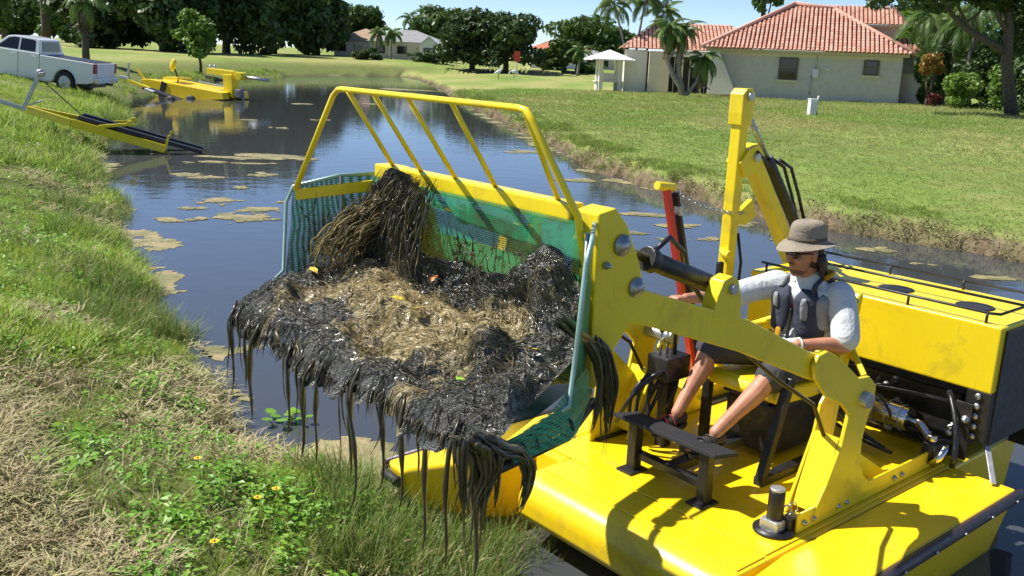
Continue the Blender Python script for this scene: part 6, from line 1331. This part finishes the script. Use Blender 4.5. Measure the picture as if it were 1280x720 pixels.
# sandals
for an, d in ((anR, dR), (anL, dL)):
    sb = MB(); d = d.normalized(); s = V(0, 0, 1).cross(d).normalized(); u = d.cross(s); n = 18; ring = []
    for k in range(n):
        a = 2*math.pi*k/n; ring.append((math.cos(a)*.135+.055, math.sin(a)*.046*(1+.12*math.cos(a))))
    for z0, z1 in ((-.096, -.066),):
        sb.add([an+d*x_+s*y_+u*z0 for x_, y_ in ring]+[an+d*x_+s*y_+u*z1 for x_, y_ in ring], [tuple(range(n-1, -1, -1)), tuple(range(n, 2*n))]+[(i, (i+1) % n, n+(i+1) % n, n+i) for i in range(n)])
    sd2 = sb.build('sandal', SHOE, man, .006)
    up_ = MB(); foot(up_, an, d, .006); fuse(up_, 'sandal_upper', SHOE, .008, 4, sd2)
    st = MB(); 
    for xx in (.05, .10): st.tube([an+d*xx+s*(.047*math.cos(a))+u*(-.062+.060*math.sin(a)) for a in np.linspace(0, math.pi, 9)], .009, 6, flat=.5)
    st.build('sandal_strap', SHOER if an is anR else SHOE, sd2)
# shirt: torso and short sleeves
s_ = MB(); sp = [V(-.56, -.055, .97), V(-.60, -.05, 1.10), V(-.61, -.045, 1.22), V(-.585, -.042, 1.32), V(-.57, -.04, 1.385)]
for p, rx, ry in zip(sp, (.135, .138, .138, .124, .078), (.185, .188, .203, .210, .13)): s_.ball(p, (rx, ry, .10), None, 18, 12)
limb(s_, [shR+V(-.01, .03, .0), shR.lerp(elR, .45), shR.lerp(elR, .86)], [.086, .075, .074]); limb(s_, [shL+V(-.01, -.03, .0), shL.lerp(elL, .45), shL.lerp(elL, .88)], [.09, .08, .08])
s_.ball(V(-.50, -.05, 1.0), (.13, .15, .09), None, 16, 10); s_.ball(V(-.50, .115, .985), (.10, .06, .05), None, 14, 9)
fuse(s_, 'shirt', SHIRT, .009, 5)
col_ = MB(); col_.tube([neck+V(.062*math.cos(a)+.004, .068*math.sin(a), .012+.018*math.cos(a+math.pi)) for a in np.linspace(.35, 2*math.pi-.35, 16)], .016, 7, flat=.7); col_.build('collar', SHIRT, man)
# shorts
h_ = MB(); h_.ball(V(-.56, -.055, .94), (.15, .185, .085), None, 18, 12)
for hp, kn in ((hipR, knR), (hipL, knL)): limb(h_, [hp+V(-.02, 0, 0), hp.lerp(kn, .5)+V(0, 0, .0), hp.lerp(kn, 1.0)+V(0, 0, -.012)], [.108, .100, .092])
fuse(h_, 'shorts', SHORTS, .009, 5)
# life vest: two front panels, shoulder straps, ochre lining, belt
def panel(y_c, wv, z0, z1, name, mat, lift=.0, sgn=1, tilt=0.0, thick=.022):
    n, m = 10, 14; vs = []
    for j in range(m):
        u = j/(m-1); zc_ = z0+(z1-z0)*u; w2 = wv*(.78+.3*math.sin(math.pi*min(1, u*1.05))**.8)*(1 if u < .8 else 1-(u-.8)*1.7)
        i_ = np.interp(zc_, [q.z for q in sp], range(len(sp))); k = int(min(3, i_)); c = sp[k].lerp(sp[k+1], i_-k); rx = np.interp(zc_, [q.z for q in sp], [.146, .150, .150, .136, .088]); ry = np.interp(zc_, [q.z for q in sp], [.19, .193, .208, .215, .14])
        for i in range(n):
            yy = y_c+tilt*(u-.5)+w2*(i/(n-1)-.5); a = max(-.97, min(.97, (yy-c.y+sp[2].y*0)/ry)); bul = math.sin(math.pi*i/(n-1))**.5*math.sin(math.pi*u)**.35*thick
            vs.append(V(c.x+rx*math.sqrt(1-a*a)+bul+lift, yy, zc_))
    f = [(j*n+i, j*n+i+1, (j+1)*n+i+1, (j+1)*n+i) for j in range(m-1) for i in range(n-1)]
    mb = MB(); mb.add(vs, f, True); o = mb.build(name, mat, man); sl = o.modifiers.new('t', 'SOLIDIFY'); sl.thickness = .02; sl.offset = -1; return o
vR = panel(-.135, .15, 1.10, 1.375, 'vest_panel', VEST, .008, tilt=.03); vL = panel(.052, .15, 1.09, 1.375, 'vest_panel', VEST, .008, tilt=-.03)
panel(-.195, .07, 1.14, 1.36, 'vest_side', VESTL, .006); panel(.125, .07, 1.14, 1.36, 'vest_side', VESTL, .006)
panel(-.145, .045, 1.24, 1.33, 'vest_patch', VESTL, .034, thick=.012); panel(.045, .040, 1.20, 1.33, 'vest_patch', VESTL, .034, thick=.012)
panel(-.045, .02, 1.05, 1.25, 'vest_zip', M['black'], .012, thick=.006)
panel(-.10, .045, 1.075, 1.13, 'vest_buckle', OCHRE, .03, thick=.01); panel(.10, .13, 1.045, 1.085, 'vest_belt', OCHRE, .012, thick=.006); panel(-.16, .13, 1.045, 1.085, 'vest_belt', OCHRE, .012, thick=.006)
for s, y0 in ((-1, -.145), (1, .062)):
    mb = MB(); mb.tube([V(-.475, y0, 1.355), V(-.51, y0*.98-.002, 1.40), V(-.56, y0*.95-.003, 1.425), V(-.63, y0*.9-.005, 1.40), V(-.69, y0*.85-.01, 1.30)], .034, 10, flat=.42); mb.build('shoulder_strap', VESTL if s < 0 else VEST, man)
mb = MB(); mb.tube([V(-.555, .085, 1.44), V(-.60, .09, 1.455), V(-.65, .06, 1.45), V(-.67, 0, 1.44)], .030, 9, flat=.5); mb.build('vest_collar', OCHRE, man)
mb = MB(); mb.tube([V(-.655, -.15, 1.40), V(-.68, -.05, 1.42), V(-.66, .08, 1.40)], .035, 9, flat=.5); mb.build('vest_collar_back', VEST, man)
# hat
ht = MB(); base = head+HR @ V(-.016, 0, .066); n = 36; prof = [(.158, -.024, .016), (.172, -.027, .018), (.156, -.020, .016), (.118, -.004, .006), (.104, .004, 0), (.101, .05, 0), (.096, .095, 0), (.078, .118, 0), (.035, .122, 0), (0.001, .116, 0)]
tiltm = HR @ Matrix.Rotation(-.07, 3, 'Y'); vs = []
for r_, z_, wv_ in prof:
    for k in range(n):
        a = 2*math.pi*k/n; rr = r_*(1+.02*math.sin(3*a+1)); zz2 = z_+wv_*(.8*math.cos(2*a)*-1+.35*math.sin(3*a+.6))+(-.012 if r_ > .13 else 0)*math.cos(a)
        vs.append(base+tiltm @ V(rr*math.cos(a)*1.08, rr*math.sin(a)*.92, zz2))
fs = [(i*n+k, i*n+(k+1) % n, (i+1)*n+(k+1) % n, (i+1)*n+k) for i in range(len(prof)-1) for k in range(n)]
ht.add(vs, fs, True); ho = ht.build('hat', HATM, man); sl = ho.modifiers.new('t', 'SOLIDIFY'); sl.thickness = .004; ss_ = ho.modifiers.new('s', 'SUBSURF'); ss_.levels = 1; ss_.render_levels = 1
hbn = MB(); hbn.lathe([(.1075, .004), (.1065, .028)], (0, 0, 0), n=30); hv_ = [base+tiltm @ V(q[0]*1.08, q[1]*.92, q[2]) for q in hbn.v]; h2 = MB(); h2.add(hv_, hbn.f, True); h2.build('hat_band', cloth('hat band', (.12, .10, .075)), ho)
# sunglasses
sg_ = MB()
for s in (-1, 1): sg_.ball(hd_(.090, s*.034, .005), (.010, .030, .022), HR @ Matrix.Rotation(s*.25, 3, 'Z'), 14, 9)
sgl = sg_.build('sunglasses', LENS, man); MB().tube([hd_(.012, -.082, .012), hd_(.075, -.062, .014), hd_(.096, -.02, .014), hd_(.096, .02, .014), hd_(.075, .062, .014), hd_(.012, .082, .012)], .005, 6).build('glasses_frame', M['black'], sgl)
# hair below the hat, and beard shadow
hr = MB(); hr.ball(hd_(-.045, 0, -.020), (.075, .084, .090), HR, 16, 10)
for k in range(26):
    a = R(105)+R(150)*k/25; p = hd_(.082*math.cos(a)-.012, .086*math.sin(a), -.01); q = hd_(.098*math.cos(a)-.02, .098*math.sin(a), -.125-.03*math.sin(k*2.3)); hr.tube([p, p.lerp(q, .5)+HR @ V(-.012, 0, 0), q], [.018, .017, .008], 7)
hr.build('hair', HAIR, man)
bd = MB(); bd.ball(hd_(.045, 0, -.098), (.043, .047, .032), HR, 14, 9); bd.ball(hd_(.09, 0, -.052), (.010, .026, .007), HR, 10, 6); bd.build('beard', surf('stubble', (.20, .095, .058), .8, var=.5, scale=40), man)
MB().torus(haL-fL.normalized()*.012, .034, .007, fL, 18, 6).build('wrist_band', M['white'], man)
